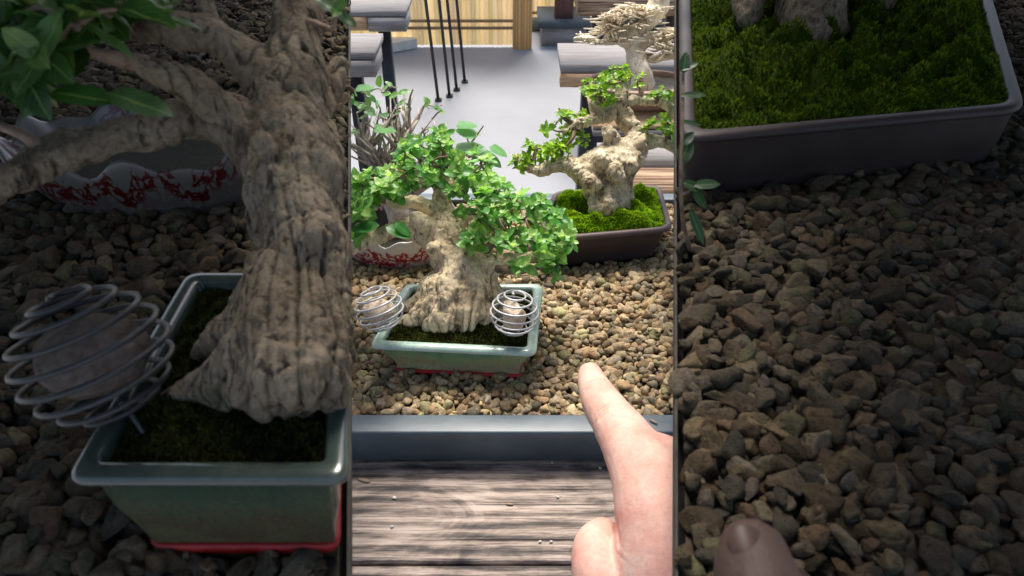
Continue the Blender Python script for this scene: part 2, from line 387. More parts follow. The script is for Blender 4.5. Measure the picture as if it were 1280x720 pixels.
def inpoly(x, y, poly):
    c = False; n = len(poly)
    for i in range(n):
        a, b = poly[i], poly[(i+1) % n]
        if (a[1] > y) != (b[1] > y) and x < (b[0]-a[0])*(y-a[1])/(b[1]-a[1])+a[0]: c = not c
    return c
def gravel(name, poly, z, size, seed, sub, holes, mat, label, top=.55, nset=14):
    rs = random.Random(seed); np.random.seed(seed); shapes, f = stone_set(sub, nset, seed)
    xs = [p[0] for p in poly]; ys = [p[1] for p in poly]; sp = size*.80
    places = []
    y = min(ys); row = 0
    while y < max(ys):
        x = min(xs)+(row % 2)*sp/2
        while x < max(xs):
            X = x+rs.uniform(-.3, .3)*sp; Y = y+rs.uniform(-.3, .3)*sp
            if inpoly(X, Y, poly) and not any(inpoly(X, Y, h) for h in holes):
                places.append((X, Y, z-size*.28+rs.uniform(-.1, .12)*size, rs.uniform(.40, .60)*size))
                if rs.random() < top:
                    places.append((X+rs.uniform(-.5, .5)*sp, Y+rs.uniform(-.5, .5)*sp, z+rs.uniform(.02, .22)*size, rs.uniform(.25, .58)*size))
            x += sp
        y += sp*.87; row += 1
    mb = MB()
    for X, Y, Z, s in places:
        if any(inpoly(X, Y, h) for h in holes): continue
        sh = shapes[rs.randrange(nset)]
        Rm = np.array(Matrix.Rotation(rs.uniform(0, 6.28), 3, 'Z') @ Matrix.Rotation(rs.gauss(0, .35), 3, 'X') @ Matrix.Rotation(rs.gauss(0, .35), 3, 'Y'))
        s *= rs.choice((.8, 1, 1, 1.15, 1.4)); sc = np.array((s*rs.uniform(1.05, 1.6), s*rs.uniform(.8, 1.15), s*rs.uniform(.65, .95)))
        c = PAL[rs.randrange(len(PAL))]*rs.uniform(.55, 1.35)*np.array((1.03, .96, .83))
        mb.add((sh*sc) @ Rm.T+np.array((X, Y, Z)), tris=f, colr=c)
    o = mb.build(name, mat); tag(o, label, 'gravel', kind='stuff'); return o

# ------------------------------------------------------------------ pots
def inset_poly(c, d):
    n = len(c); out = []
    for i in range(n):
        p, a, b = np.array(c[i]), np.array(c[i-1]), np.array(c[(i+1) % n])
        e1 = p-a; e1 /= np.linalg.norm(e1); e2 = b-p; e2 /= np.linalg.norm(e2)
        n1 = np.array((-e1[1], e1[0])); n2 = np.array((-e2[1], e2[0]))    # inward for CCW
        q1 = p+n1*d; q2 = p+n2*d; den = e1[0]*e2[1]-e1[1]*e2[0]
        t = ((q2-q1)[0]*e2[1]-(q2-q1)[1]*e2[0])/den
        out.append(q1+e1*t)
    return np.array(out)
def rounded(c, r, k=6):
    out = []; n = len(c)
    for i in range(n):
        p = c[i]; u = c[i-1]-p; w = c[(i+1) % n]-p; u = u/np.linalg.norm(u); w = w/np.linalg.norm(w)
        for j in range(k+1):
            t = j/k; a = p+u*r; b = p+w*r
            out.append((1-t)**2*a+2*t*(1-t)*p+t*t*b)
    # densify the straight runs
    res = []; m = len(out)
    for i in range(m):
        res.append(out[i])
        if i % (k+1) == k:
            a, b = out[i], out[(i+1) % m]
            for t in np.arange(1, 12)/12: res.append(a*(1-t)+b*t)
    return np.array(res)
def loft(mb, corners, prof, rr, z0, close_bottom=False, close_top=False, wave=None):
    """prof: list of (inset, height)"""
    rings = []
    for d, h in prof:
        q = rounded(inset_poly(corners, d), max(rr-d*.5, .001))
        rings.append(np.column_stack([q, np.full(len(q), z0+h)]))
    if wave: rings = [wave(r, i) for i, r in enumerate(rings)]
    m = len(rings[0]); V = np.concatenate(rings)
    Q = [(i*m+j, i*m+(j+1) % m, (i+1)*m+(j+1) % m, (i+1)*m+j) for i in range(len(rings)-1) for j in range(m)]
    T = []
    if close_bottom: V = np.concatenate([V, [rings[0].mean(0)]]); T += [(len(V)-1, (j+1) % m, j) for j in range(m)]
    if close_top: V = np.concatenate([V, [rings[-1].mean(0)]]); b = (len(rings)-1)*m; T += [(len(V)-1, b+j, b+(j+1) % m) for j in range(m)]
    mb.add(V, Q, T)
def ccw(c):
    c = [np.array(p[:2], float) for p in c]; a = sum(c[i][0]*c[(i+1) % 4][1]-c[(i+1) % 4][0]*c[i][1] for i in range(4))
    return c if a > 0 else c[::-1]
def pot(name, rim, z0, h, mats, label, group=None, s=1.0, flare=.016, rw=.009, cr=1.0):
    """rim: four world xy corners of the outer rim"""
    c = ccw(rim); ctr = sum(c)/4
    t = empty(name, (ctr[0], ctr[1], z0), label, 'plant pot', group)
    b = MB(); loft(b, c, [(flare+.001*s, -.004), (flare, 0), (flare-.0005*s, h*.14), (flare-.003*s, h*.35), (flare*.52, h*.6), (flare*.4, h-.0075*s), (flare*.36, h-.0062*s)], .010*s*cr, z0, close_bottom=True)
    b.build('body', mats[0], t)
    r = MB(); loft(r, c, [(flare*.42, h-.0066*s), (.0012*s, h-.0060*s), (0, h-.0050*s), (-.0003*s, h-.0036*s), (.0005*s, h-.0016*s), (.0022*s, h-.0003*s), (rw*.5, h), (rw-.0015*s, h-.0004*s), (rw, h-.002*s), (rw+.001*s, h-.012*s), (rw+.003*s, h-.016*s)], .009*s*cr, z0)
    r.build('rim', mats[1], t)
    return t, c
def quad_pt(c, u, v):
    return c[0]*(1-u)*(1-v)+c[1]*u*(1-v)+c[2]*u*v+c[3]*(1-u)*v
def moss(name, corners, z, mound, n, blen, base_mat, mat, pal, seed, label, nf=35, group=None, hump=.3):
    rs = np.random.RandomState(seed); c = ccw(corners)
    def H(x, y, u, v):
        e = min(u, 1-u, v, 1-v); e = min(1, e/.16)
        return z+mound*(e**.6)*(.75+hump*2*noise.noise(Vector((x*nf, y*nf, seed)))+.35*hump*noise.noise(Vector((x*nf*3.4, y*nf*3.4, seed))))
    N = 90; V = []; 
    for j in range(N+1):
        for i in range(N+1):
            u, v = i/N, j/N; p = quad_pt(c, u, v); V.append((p[0], p[1], H(p[0], p[1], u, v)))
    Q = [(j*(N+1)+i, j*(N+1)+i+1, (j+1)*(N+1)+i+1, (j+1)*(N+1)+i) for j in range(N) for i in range(N)]
    root = MB(); V = np.array(V)
    base = np.array(pal[0])*.45
    root.add(V, Q, colr=base)
    U = rs.rand(n, 2)*.985+.0075; P3 = []
    for u, v in U:
        p = quad_pt(c, u, v); P3.append((p[0], p[1], H(p[0], p[1], u, v)))
    P3 = np.array(P3); pal = np.array(pal)
    L = blen*(.5+rs.rand(n)); az = rs.rand(n)*6.283; tilt = rs.rand(n)*.8
    d = np.column_stack([np.cos(az)*np.sin(tilt), np.sin(az)*np.sin(tilt), np.cos(tilt)])
    sd = np.column_stack([-np.sin(az+rs.rand(n)), np.cos(az), np.zeros(n)]); w = (L*.24)[:, None]
    mid = P3+d*(L*.55)[:, None]; tip = P3+d*L[:, None]+np.column_stack([np.cos(az), np.sin(az), np.zeros(n)])*(L*.25)[:, None]
    VV = np.stack([P3-sd*w*.5, P3+sd*w*.5, mid+sd*w*.75, mid-sd*w*.75, tip], 1).reshape(-1, 3)
    b = np.arange(n)[:, None]*5
    k = rs.randint(0, len(pal), n); cc = pal[k]*(.6+.8*rs.rand(n))[:, None]
    cv = np.stack([cc*.5, cc*.5, cc, cc, cc*1.25], 1).reshape(-1, 3)
    root.add(VV, b+np.array([[0, 1, 2, 3]]), b+np.array([[3, 2, 4]]), colr=cv)
    o = root.build(name, mat, smooth=False); tag(o, label, 'moss', group, 'stuff'); return o

# ------------------------------------------------------------------ leaves
NU, NV = 7, 4
def leaf(mb, base, dr, nrm, L, W, c, cup=.25, droop=.25, ovate=.8, hook=0):
    dr = np.array(dr, float); dr /= np.linalg.norm(dr); nrm = np.array(nrm, float); nrm -= dr*np.dot(nrm, dr); nrm /= np.linalg.norm(nrm)+1e-9
    sd = np.cross(nrm, dr); u = np.linspace(0, 1, NU+1); V = []; UV = []
    for uu in u:
        w = W*.5*(math.sin(math.pi*min(1, uu**ovate)))**.62*(1.0 if uu < .999 else 0)+W*.03
        for j in range(NV+1):
            v = j/NV*2-1; V.append(base+dr*(uu*L)+sd*(v*w)+nrm*(cup*abs(v)*w+cup*.35*w*math.sin(uu*9+v)-droop*L*uu*uu)); UV.append((uu, j/NV))
    q = np.array([(i*(NV+1)+j, i*(NV+1)+j+1, (i+1)*(NV+1)+j+1, (i+1)*(NV+1)+j) for i in range(NU) for j in range(NV)])
    mb.add(np.array(V), q, colr=np.clip(c, 0, 1), uvq=np.array(UV)[q].reshape(-1, 2))
def rosette(mb, rs, p, axis, L, pal, pairs=4, W=.62):
    axis = np.array(axis, float); axis /= np.linalg.norm(axis)
    a = np.cross(axis, (rs.gauss(0, 1), rs.gauss(0, 1), rs.gauss(0, 1))); a /= np.linalg.norm(a); b = np.cross(axis, a)
    tone = rs.random()
    for k in range(pairs):
        el = R(8+62*k/pairs+rs.uniform(-10, 10)); l = L*(1-.62*k/pairs)*rs.uniform(.8, 1.15); ph = k*math.pi/2+rs.uniform(-.3, .3)
        for s in (0, math.pi):
            h = a*math.cos(ph+s)+b*math.sin(ph+s); d = h*math.cos(el)+axis*math.sin(el)
            n_ = axis*math.cos(el)-h*math.sin(el)
            i = min(len(pal)-1, int((k/pairs*.75+tone*.45)*len(pal))); c = np.array(pal[i])*rs.uniform(.75, 1.2)
            leaf(mb, p+axis*(k*L*.1), d, n_, l, l*W*rs.uniform(.85, 1.1), c, .3, rs.uniform(.05, .35))
def nearest(p, pts): return pts[np.argmin(((pts-p)**2).sum(1))]

# ------------------------------------------------------------------ world, sun, camera
SUN_EL, SUN_AZ = R(66), R(0)      # azimuth measured from +Y (away from the camera) toward +X
sc = bpy.context.scene
w = bpy.data.worlds.new('World'); sc.world = w; w.use_nodes = True
nt = w.node_tree; bg = nt.nodes['Background']; sky = nt.nodes.new('ShaderNodeTexSky'); sky.sky_type = 'NISHITA'
sky.sun_disc = False; sky.sun_elevation = SUN_EL; sky.sun_rotation = SUN_AZ; sky.air_density = 1.0; sky.dust_density = 4.0; sky.ozone_density = .6
nt.links.new(sky.outputs[0], bg.inputs[0]); bg.inputs[1].default_value = .25
sd = Vector((math.cos(SUN_EL)*math.sin(SUN_AZ), math.cos(SUN_EL)*math.cos(SUN_AZ), math.sin(SUN_EL)))
sl = bpy.data.lights.new('sun', 'SUN'); sl.energy = 5.0; sl.angle = R(22); sl.color = (1, .955, .88)
so = bpy.data.objects.new('sun', sl); col.objects.link(so); so.rotation_euler = sd.to_track_quat('Z', 'Y').to_euler()
cam = bpy.data.cameras.new('camera'); co = bpy.data.objects.new('camera', cam); col.objects.link(co); sc.camera = co
co.location = (0, 0, HC); co.rotation_euler = (R(90)-PITCH, 0, 0); cam.lens = 36*F/1280; cam.sensor_width = 36
cam.clip_start = .01; cam.clip_end = 200; cam.dof.use_dof = True; cam.dof.focus_distance = .66; cam.dof.aperture_fstop = 26
sc.view_settings.view_transform = 'Standard'; sc.view_settings.look = 'None'; sc.view_settings.exposure = 0; sc.view_settings.gamma = 1

# ------------------------------------------------------------------ ground and background yard
FZ = -.78
fl = MB().add([(-40, -20, FZ), (40, -20, FZ), (40, 60, FZ), (-40, 60, FZ)], [(0, 1, 2, 3)]).build('ground', M['floor'], smooth=False)
tag(fl, 'smooth pale grey paved ground of the yard', 'ground', kind='structure')
FY = at(560, 58, FZ)[1]
def bamboo(px0, px1, y, ytop_px, ybot_px, label, zb=FZ, rail_px=(24,)):
    x0 = aty(px0, 40, y)[0]; x1 = aty(px1, 40, y)[0]; zt = zb+1.0
    t = empty('bamboo_fence', ((x0+x1)/2, y, zb), label, 'fence', 'bamboo fence panels at the back of the yard')
    m = MB(); rs = random.Random(int(px0)); x = x0; dz = .018
    while x < x1:
        wd = rs.uniform(.016, .024); c = np.array((.98, .78, .40))*rs.uniform(.72, 1.15)*np.array((1, rs.uniform(.93, 1.04), rs.uniform(.8, 1.2)))
        th = np.linspace(0, math.pi, 5); n = 6; zs = np.linspace(zb+.01, zt, n)
        V = [(x+wd/2-math.cos(a)*wd/2, y-math.sin(a)*wd*.5+rs.uniform(-.001, .001), z) for z in zs for a in th]
        Q = [(i*5+j, i*5+j+1, (i+1)*5+j+1, (i+1)*5+j) for i in range(n-1) for j in range(4)]
        m.add(V, Q, colr=c); x += wd
    m.build('bamboo_slats', M['bamboo'], t)
    for rp in rail_px:
        z = aty((px0+px1)/2, rp, y)[2]
        for dy, rz in ((-.028, z), (-.026, z-.035)):
            r = MB(); tube(r, [(x0, y+dy, rz), (x1, y+dy, rz)], [.0075, .0075], 10, 2, colr=(.45, .30, .16)); r.build('rail', M['bamboo'], t)
    return t
bamboo(300, 640, FY, 0, 58, 'long bamboo slat fence panel behind the black metal posts')
bamboo(662, 1000, FY+.35, 0, 50, 'set back bamboo fence panel behind the red brown post', rail_px=(14,))
px = aty(641, 40, FY-.03); t = empty('fence_post', (px[0]+.045, FY-.03, FZ), 'thick bamboo clad corner post at the end of the long bamboo fence panel', 'post')
m = MB()
for k in range(7):
    c = np.array((.88, .62, .28))*random.uniform(.8, 1.1); tube(m, [(px[0]+.006+k*.0135, FY-.035-.012*math.sin(k/6*math.pi), FZ), (px[0]+.006+k*.0135, FY-.035-.012*math.sin(k/6*math.pi), FZ+1.02)], [.0075, .0075], 8, 2, colr=c)
m.build('bamboo_cladding', M['bamboo'], t)
# slate plinth below the right-hand fence
a = aty(664, 48, FY+.3); b = aty(1000, 48, FY+.3)
pl = MB().box(a[0], b[0], FY+.24, FY+.3, FZ, aty(700, 26, FY+.24)[2]).build('plinth_wall', M['plinth'], smooth=False)
tag(pl, 'low dark slate plinth wall under the set back bamboo panel', 'wall')
a = aty(703, 40, FY+.1); rp = MB().box(a[0]-.045, a[0]+.045, FY+.02, FY+.11, FZ, FZ+1.1).build('wooden_post', M['redbrown'], smooth=False)
tag(rp, 'square red brown wooden post in front of the dark plinth', 'post')
a = at(672, 56, FZ); st = empty('stone_step', (a[0], a[1], FZ), 'low grey stone step beside the red brown post', 'step')
MB().box(a[0]+.02, a[0]+.24, a[1]-.02, a[1]+.2, FZ, FZ+.09).build('slab', M['greywood'], st, smooth=False)
MB().box(a[0]-.0, a[0]+.26, a[1]-.04, a[1]+.21, FZ+.093, FZ+.13).build('tread', M['plinth'], st, smooth=False)
# upper board bolted across the plinth area (weathered planks top right)
a = aty(722, 20, 2.6); b = aty(900, 20, 2.6); z0 = aty(750, 20, 2.6)[2]; z1 = aty(750, -6, 2.6)[2]
t = empty('display_shelf', ((a[0]+b[0])/2, 2.7, FZ), 'raised brown wooden display shelf on dark legs in front of the far fence', 'shelf')
MB().box(a[0], b[0], 2.6, 2.95, z0, z1).build('board', M['stripewood'], t, smooth=False)
for x in (a[0]+.1, b[0]-.1):
    for y in (2.64, 2.9): MB().box(x-.02, x+.02, y-.02, y+.02, FZ, z0-.002).build('leg', M['darkwood'], t, smooth=False)
# pale slab on the ground by the fence
c = [at(462, 72, FZ), at(522, 61, FZ), at(505, 54, FZ), at(455, 58, FZ)]
sb = MB(); sb.prism([p[:2] for p in c], FZ+.004, FZ+.05); o = sb.build('stone_slab', M['slab'], smooth=False)
tag(o, 'flat pale stone slab lying on the ground at the foot of the bamboo fence', 'slab')

# black metal stand: four thin uprights
bots = [(548, 126), (562, 121), (571, 113), (581, 103)]; tops = [(531, 0), (548, 0), (558, 0), (570, 0)]
B = [at(x, y, FZ) for x, y in bots]; ctr = sum(B)/4
t = empty('metal_stand', (ctr[0], ctr[1], FZ), 'tall open black metal stand of thin square uprights standing on the paving', 'stand')
zt = FZ+1.45; tp = []
for (bx, by), (tx, ty), b in zip(bots, tops, B):
    q = aty(tx, ty, b[1]); d = (q-b)/(q[2]-b[2]); e = b+d*(zt-FZ); e[0] = b[0]+(e[0]-b[0])*.9
    m = MB(); tube(m, [b, e], [.0085, .0085], 4, 1, caps=False); m.build('leg', M['black'], t, smooth=False); tp.append(e)
    MB().box(b[0]-.014, b[0]+.014, b[1]-.014, b[1]+.014, FZ+.002, FZ+.008).build('foot_plate', M['black'], t, smooth=False)
xs = [e[0] for e in tp]; ys = [e[1] for e in tp]
m = MB(); tube(m, tp+[tp[0]], [.008]*5, 4, 1, caps=False); m.build('top_frame', M['black'], t, smooth=False)

# two grey timber tables on the left
def table(px0, px1, pyt, pyb, dist, legs, label, deep=.5, tm='greywood'):
    zt = aty(px1, pyt, dist)[2]; zb = aty(px1, pyb, dist)[2]; x1 = aty(px1, pyb, dist)[0]; x0 = x1-.95
    t = empty('wooden_table', ((x0+x1)/2, dist+deep/2, FZ), label, 'table', 'grey timber display tables on the left')
    MB().box(x0, x1, dist+.001, dist+deep, zt-.012, zt).build('tabletop', M[tm], t, smooth=False)
    MB().box(x0, x1-.09, dist, dist+.02, zb-.004, zt-.014).build('apron', M['tanwood'], t, smooth=False)
    MB().box(x1-.088, x1-.002, dist-.002, dist+.09, zb-.006, zt-.0145).build('corner_block', M['greywood'], t, smooth=False)
    for lx, ly in legs:
        MB().box(x1-lx-.013, x1-lx+.013, ly+dist-.013, ly+dist+.013, FZ, zb-.008).build('leg', M['black'], t, smooth=False)
    return t, zt, x1
t1, z1t, x1t = table(509, 509, 14, 36, 1.75, [(.06, .05), (.85, .05)], 'far grey timber table with black square legs, set farther back and higher', .13)
t2, z2t, x2t = table(471, 471, 66, 92, 1.35, [(.05, .05), (.85, .05)], 'near grey timber table with black legs, lower and closer than the other', .11)
p0 = empty('plant_pot', (x1t-.20, 1.82, z1t), 'small plum coloured clay pot on the far grey table', 'plant pot')
m = MB(); 
c = [np.array((x1t-.2+dx, 1.82+dy)) for dx, dy in ((-.05, -.05), (.05, -.05), (.05, .05), (-.05, .05))]
loft(m, c, [(.018, 0), (.008, .03), (.0, .06), (0, .066), (.008, .066), (.012, .05)], .03, z1t+.001, True, True); m.build('body', M['purplepot'], p0)

# right background: far bench, mid stand, near planks
def bench(name, px0, yf_px, yb_px, dist, thick_px, mt, mf, label, cat='bench', legs=True):
    zt = aty(px0, yf_px, dist)[2]; r = ray(px0, yb_px); yb = (CP+r*((zt-HC)/r[2]))[1]
    th = (aty(px0, yf_px, dist)-aty(px0, yf_px+thick_px, dist))[2]; x0 = aty(px0, yf_px, dist)[0]; x1 = x0+.95
    t = empty(name, ((x0+x1)/2, (dist+yb)/2, FZ), label, cat)
    MB().box(x0, x1, dist+.003, yb, zt-th*.35, zt).build('board', M[mt], t, smooth=False)
    MB().box(x0, x1, dist, dist+.03, zt-th, zt-th*.35-.002).build('apron', M[mf], t, smooth=False)
    if legs:
        for x in (x0+.08, x1-.08): MB().box(x-.025, x+.025, dist+.04, dist+.09, FZ, zt-th*.35-.003).build('leg', M['black'], t, smooth=False)
        MB().box(x0+.03, x1, dist+.035, yb-.01, zt-th-.002-.012, zt-th-.002).build('underboard', M['darkwood'], t, smooth=False)
    return zt
ZF = bench('wooden_bench', 701, 82, 54, 1.62, 27, 'greywood', 'tanwood', 'far pale wooden bench with a tan front edge, behind the leafless bonsai')
ZM = bench('display_stand', 742, 158, 118, 1.14, 12, 'tanwood', 'greywood', 'beige wooden stand carrying the leafless pale bonsai', 'stand')
# near bench behind the gravel tray: two planks
t = empty('plank_bench', (.45, .95, FZ), 'low bench of a striped brown plank and a pale grey plank behind the moss pot', 'bench')
MB().box(.13, .95, .895, .965, -.045, -.012).build('plank', M['stripewood'], t, smooth=False)
MB().box(.125, .95, .972, 1.03, -.042, -.004).build('plank', M['greywood'], t, smooth=False)
for x in (.2, .85): MB().box(x-.03, x+.03, .91, 1.01, FZ, -.046).build('leg', M['black'], t, smooth=False)

# ------------------------------------------------------------------ main bench, tray and gravel
WZ = -.036
t = empty('workbench', (0, .5, FZ), 'charred and worn wooden workbench under the gravel tray', 'bench')
ye = [-.05, at(600, 703, WZ)[1]-.0, ]
yy = [(-.16, -.012), (-.0085, ye[1]-.0015), (ye[1]+.001, ye[1]+.17), (ye[1]+.1735, .60), (.6035, .755), (.7585, .885)]
for i, (a, b) in enumerate(yy):
    m = MB(); bv = .003
    V = [(x, y, z) for x in (-.75, .75) for (y, z) in ((a, WZ-.035), (a, WZ-bv), (a+bv*.4, WZ-bv*.3), (a+bv, WZ), (b-bv, WZ), (b-bv*.4, WZ-bv*.3), (b, WZ-bv), (b, WZ-.035))]
    Q = [(j, j+1, 8+j+1, 8+j) for j in range(7)]+[(7, 0, 8, 15)]
    m.add(V, Q, polys=[list(range(8)), list(range(8, 16))[::-1]]); m.build('plank', M['wood'], t, smooth=False)
for x in (-.68, .68):
    for y in (-.1, .8): MB().box(x-.035, x+.035, y-.035, y+.035, FZ, WZ-.036).build('leg', M['darkwood'], t, smooth=False)
# tray: base, four walls with a broad top flange
yf0 = at(600, 541, .004)[1]; yf1 = at(600, 518, .004)[1]; yb0, yb1 = .845, .862; TX = .60
t = empty('gravel_tray', (0, .6, WZ), 'shallow slate grey plastic tray full of gravel on the bench', 'tray')
MB().box(-TX, TX, yf1+.003, yb0-.003, WZ+.0045, WZ+.011).build('base', M['tray_dark'], t, smooth=False)
def wall(x0, x1, y0, y1, nm='wall'):
    c = ccw([(x0, y0), (x1, y0), (x1, y1), (x0, y1)]); m = MB()
    loft(m, c, [(.0015, WZ+.0045), (.001, -.001), (0, .002), (.0002, .0035), (.001, .0043), (.0018, .0045)], .0012, 0, True, True); return m.build(nm, M['tray'], t, smooth=False)
wall(-TX, TX, yf0, yf1, 'front_wall'); wall(-TX, TX, yb0, yb1, 'back_wall'); wall(-TX, -TX+.017, yf1+.001, yb0-.001, 'side_wall'); wall(TX-.017, TX, yf1+.001, yb0-.001, 'side_wall')

# pots in the middle
gz = .042
rimG = [at(461, 431, gz), at(670, 441, gz), at(679, 353, gz), at(506, 353, gz)]
M['glaze'] = mat_glaze('green_glaze', 0, gz, 1.75); M['rimglaze'] = mat_rim('mint_rim_glaze', 1.25)
GP = pot('bonsai_pot', rimG, .0005, gz-.0005, (M['glaze'], M['rimglaze']), 'mint green glazed bonsai pot with a red base in the middle gravel tray')[1]
fc = inset_poly(GP, .0135); m = MB(); loft(m, fc, [(.004, -.009), (.0, -.003), (-.0006, .0008), (.0008, .0014), (.003, .0010)], .008, 0, True, True)
o = m.build('saucer', M['red']); tag(o, 'shallow bright red saucer under the mint green pot, half buried in the gravel', 'saucer')
bz = .045
rimB = [at(668, 301, bz), at(842, 286, bz), at(826, 230, bz), at(692, 238, bz)]
BP = pot('bonsai_pot', rimB, .001, bz, (M['bpot_body'], M['bpot']), 'dark brown unglazed pot of bright moss at the back of the middle tray', flare=.014, rw=.007, cr=1.7)[1]
# painted white pot behind on the left
def painted_pot(cx, cy, rx, ry, z0, h, label, mt, seed):
    t = empty('painted_pot', (cx, cy, z0), label, 'plant pot', 'white pots with red coral brushwork')
    m = MB(); prof = [(.78, -.004), (.80, 0), (.9, h*.35), (.97, h*.7), (1.0, h), (.985, h+.0015), (.96, h), (.9, h*.75), (.88, h*.7)]
    n = 96; V = []
    for i, (s, z) in enumerate(prof):
        for k in range(n):
            a = k/n*2*math.pi; wv = 1+(.17*math.sin(a*9+seed)+.12*math.sin(a*16+1))*max(0, z/h-.3)
            V.append((cx+rx*s*math.cos(a), cy+ry*s*math.sin(a), z0+z*wv))
    Q = [(i*n+j, i*n+(j+1) % n, (i+1)*n+(j+1) % n, (i+1)*n+j) for i in range(len(prof)-1) for j in range(n)]
    m.add(V, Q); m.build('body', mt, t)
    s = MB(); n2 = 40; s.add([(cx, cy, z0+h*.72)]+[(cx+rx*.9*math.cos(k/n2*6.2832), cy+ry*.9*math.sin(k/n2*6.2832), z0+h*.7) for k in range(n2)], tris=[(0, 1+k, 1+(k+1) % n2) for k in range(n2)])
    s.build('soil', M['soil'], t); return t
pc = at(497, 338, 0); M['coral'] = mat_coral('red_coral_brushwork', 0, .04)
painted_pot(pc[0]+.0, pc[1]+.045, .078, .05, .001, .036, 'white pot with red coral brushwork and a wavy rim behind the green pot', M['coral'], .6)

hG = [p for p in inset_poly(GP, .0150)]; hB = [p for p in inset_poly(BP, .012)]
ph = [(pc[0]+.066*math.cos(a), pc[1]+.045+.041*math.sin(a)) for a in np.linspace(0, 6.28, 13)[:-1]]
gravel('gravel', [(-.25, yf1+.002), (.30, yf1+.002), (.32, yb0-.003), (-.28, yb0-.003)], .0, .0092, 3, 2, [hG, hB, ph], M['stone'], 'fine tan and brown pumice gravel filling the middle tray', top=.6)
m = MB(); m.add([(-.59, yf1+.002, -.005), (.59, yf1+.002, -.005), (.59, yb0-.002, -.005), (-.59, yb0-.002, -.005)], [(0, 1, 2, 3)]); o = m.build('gravel_bed', M['gravel_bed'], smooth=False); tag(o, 'packed dusty gravel bed below the loose stones', 'gravel', kind='structure')

DM = [(.09, .12, .018), (.05, .08, .014), (.14, .17, .03), (.03, .045, .01), (.10, .085, .03)]
BM = [(.36, .60, .02), (.24, .48, .02), (.48, .72, .03), (.15, .30, .015), (.42, .66, .03)]
moss('moss', inset_poly(GP, .0095), gz-.0075, .006, 26000, .0026, None, M['moss_dark'], DM, 5, 'dark green moss covering the soil in the mint green pot', 60, hump=.5)
moss('moss', inset_poly(BP, .0072), bz-.006, .017, 45000, .0026, None, M['moss_bright'], BM, 6, 'bright green moss mound in the brown pot at the back of the middle tray', 55, hump=.38)

# ------------------------------------------------------------------ trees
def barkdisp(amp, fs, ridge=0, zbase=0, zr=.05, axis=None):
    if axis is not None:
        ax_ = sorted([tuple(c[0]) for c in axis], key=lambda c: c[2]); az = [c[2] for c in ax_]; axx = [c[0] for c in ax_]; ayy = [c[1] for c in ax_]
    def f(p):
        q = p*fs
        d = amp*(noise.fractal(q*.5, 1.0, 2.1, 3)*.95)
        g = Vector((q.x*1.5, q.y*1.5, q.z*.42))
        k = 1-abs(noise.noise(g+Vector((5, 3, 9))))*5.5
        if k > 0: d -= amp*.42*k*max(0, min(1, noise.noise(q*.5)*3+.6))
        d += amp*.13*noise.fractal(g*3.4, .8, 2.2, 3)
        if ridge:
            dx, dy = p.x-np.interp(p.z, az, axx), p.y-np.interp(p.z, az, ayy); rr = math.hypot(dx, dy)+1e-6; ux, uy = dx/rr, dy/rr
            k = max(0, min(1, 1-(p.z-zbase)/zr)); k = k*k*(3-2*k); wob = .26*noise.noise(p*fs*.35); k *= .35+.9*abs(noise.noise(p*fs*.3+Vector((2, 8, 1))))*2
            for fr, w_, se in ((2.3, 1.0, 3), (4.6, .5, 8), (9.5, .22, 4)):
                n_ = abs(noise.noise(Vector((ux*fr+wob, uy*fr-wob, p.z*9+se))))*(5.5)
                if n_ < 1: d -= ridge*w_*k*(1-n_)**1.3
            d += ridge*.25*k
        return d
    return f
def tree(name, loc, label, chains, voxel, disp, bark, twigmat, ros, L, pal, leafmat, seed, pairs=4, twr=.0009, group=None, extra=None, smooth=2, updir=(0, -.35, 1), twig_hang=0):
    t = empty(name, loc, label, 'bonsai tree', group); m = MB(); sk = []
    for ch in chains:
        pts = [c[0] for c in ch]; rad = [c[1] for c in ch]
        p = tube(m, pts, rad, 20, 6, wob=.18); sk.append(p)
    me = remeshed(m, voxel, smooth, disp); tk = link('trunk', me, bark, t)
    sk = np.concatenate(sk); rs = random.Random(seed); tw = MB(); lf = MB()
    if extra:
        for ch in extra: sk = np.concatenate([sk, tube(tw, [c[0] for c in ch], [c[1] for c in ch], 8, 5, wob=.3)])
    grow = sk
    for p in ros:
        b = nearest(p, grow); d = p-b; ln = np.linalg.norm(d)
        if ln > 1e-4:
            j = np.array([rs.gauss(0, 1) for _ in range(3)])*ln*.10; k = np.array([rs.gauss(0, 1) for _ in range(3)])*ln*.07
            pp = tube(tw, [b, b+d*.35+j+np.array((0, 0, twig_hang*ln)), b+d*.7+k, p], [twr*1.7, twr*1.35, twr, twr*.7], 6, 3)
            grow = np.concatenate([grow, pp[3:-3]])
        if pairs:
            ax = np.array(updir)+np.array([rs.gauss(0, .45) for _ in range(3)])+d/(ln+1e-6)*.35
            rosette(lf, rs, p, ax, L*rs.uniform(.6, 1.35), pal, rs.choice([pairs-1, pairs, pairs]))
    if tw.n: tw.build('twigs', twigmat, tk)
    return t, lf, rs, grow
def sample(areas, seed, mul=1.0):
    rs = random.Random(seed); out = []
    for (x, y, rx, ry, d, dd, n) in areas:
        for _ in range(int(n*mul)):
            while True:
                a, b = rs.uniform(-1, 1), rs.uniform(-1, 1)
                if a*a+b*b < 1: break
            out.append(P(x+a*rx, y+b*ry, d+rs.uniform(-dd, dd)))
    return out
G1 = [(.09, .30, .07), (.15, .42, .10), (.25, .54, .14), (.38, .66, .20), (.55, .80, .30), (.70, .88, .42)]
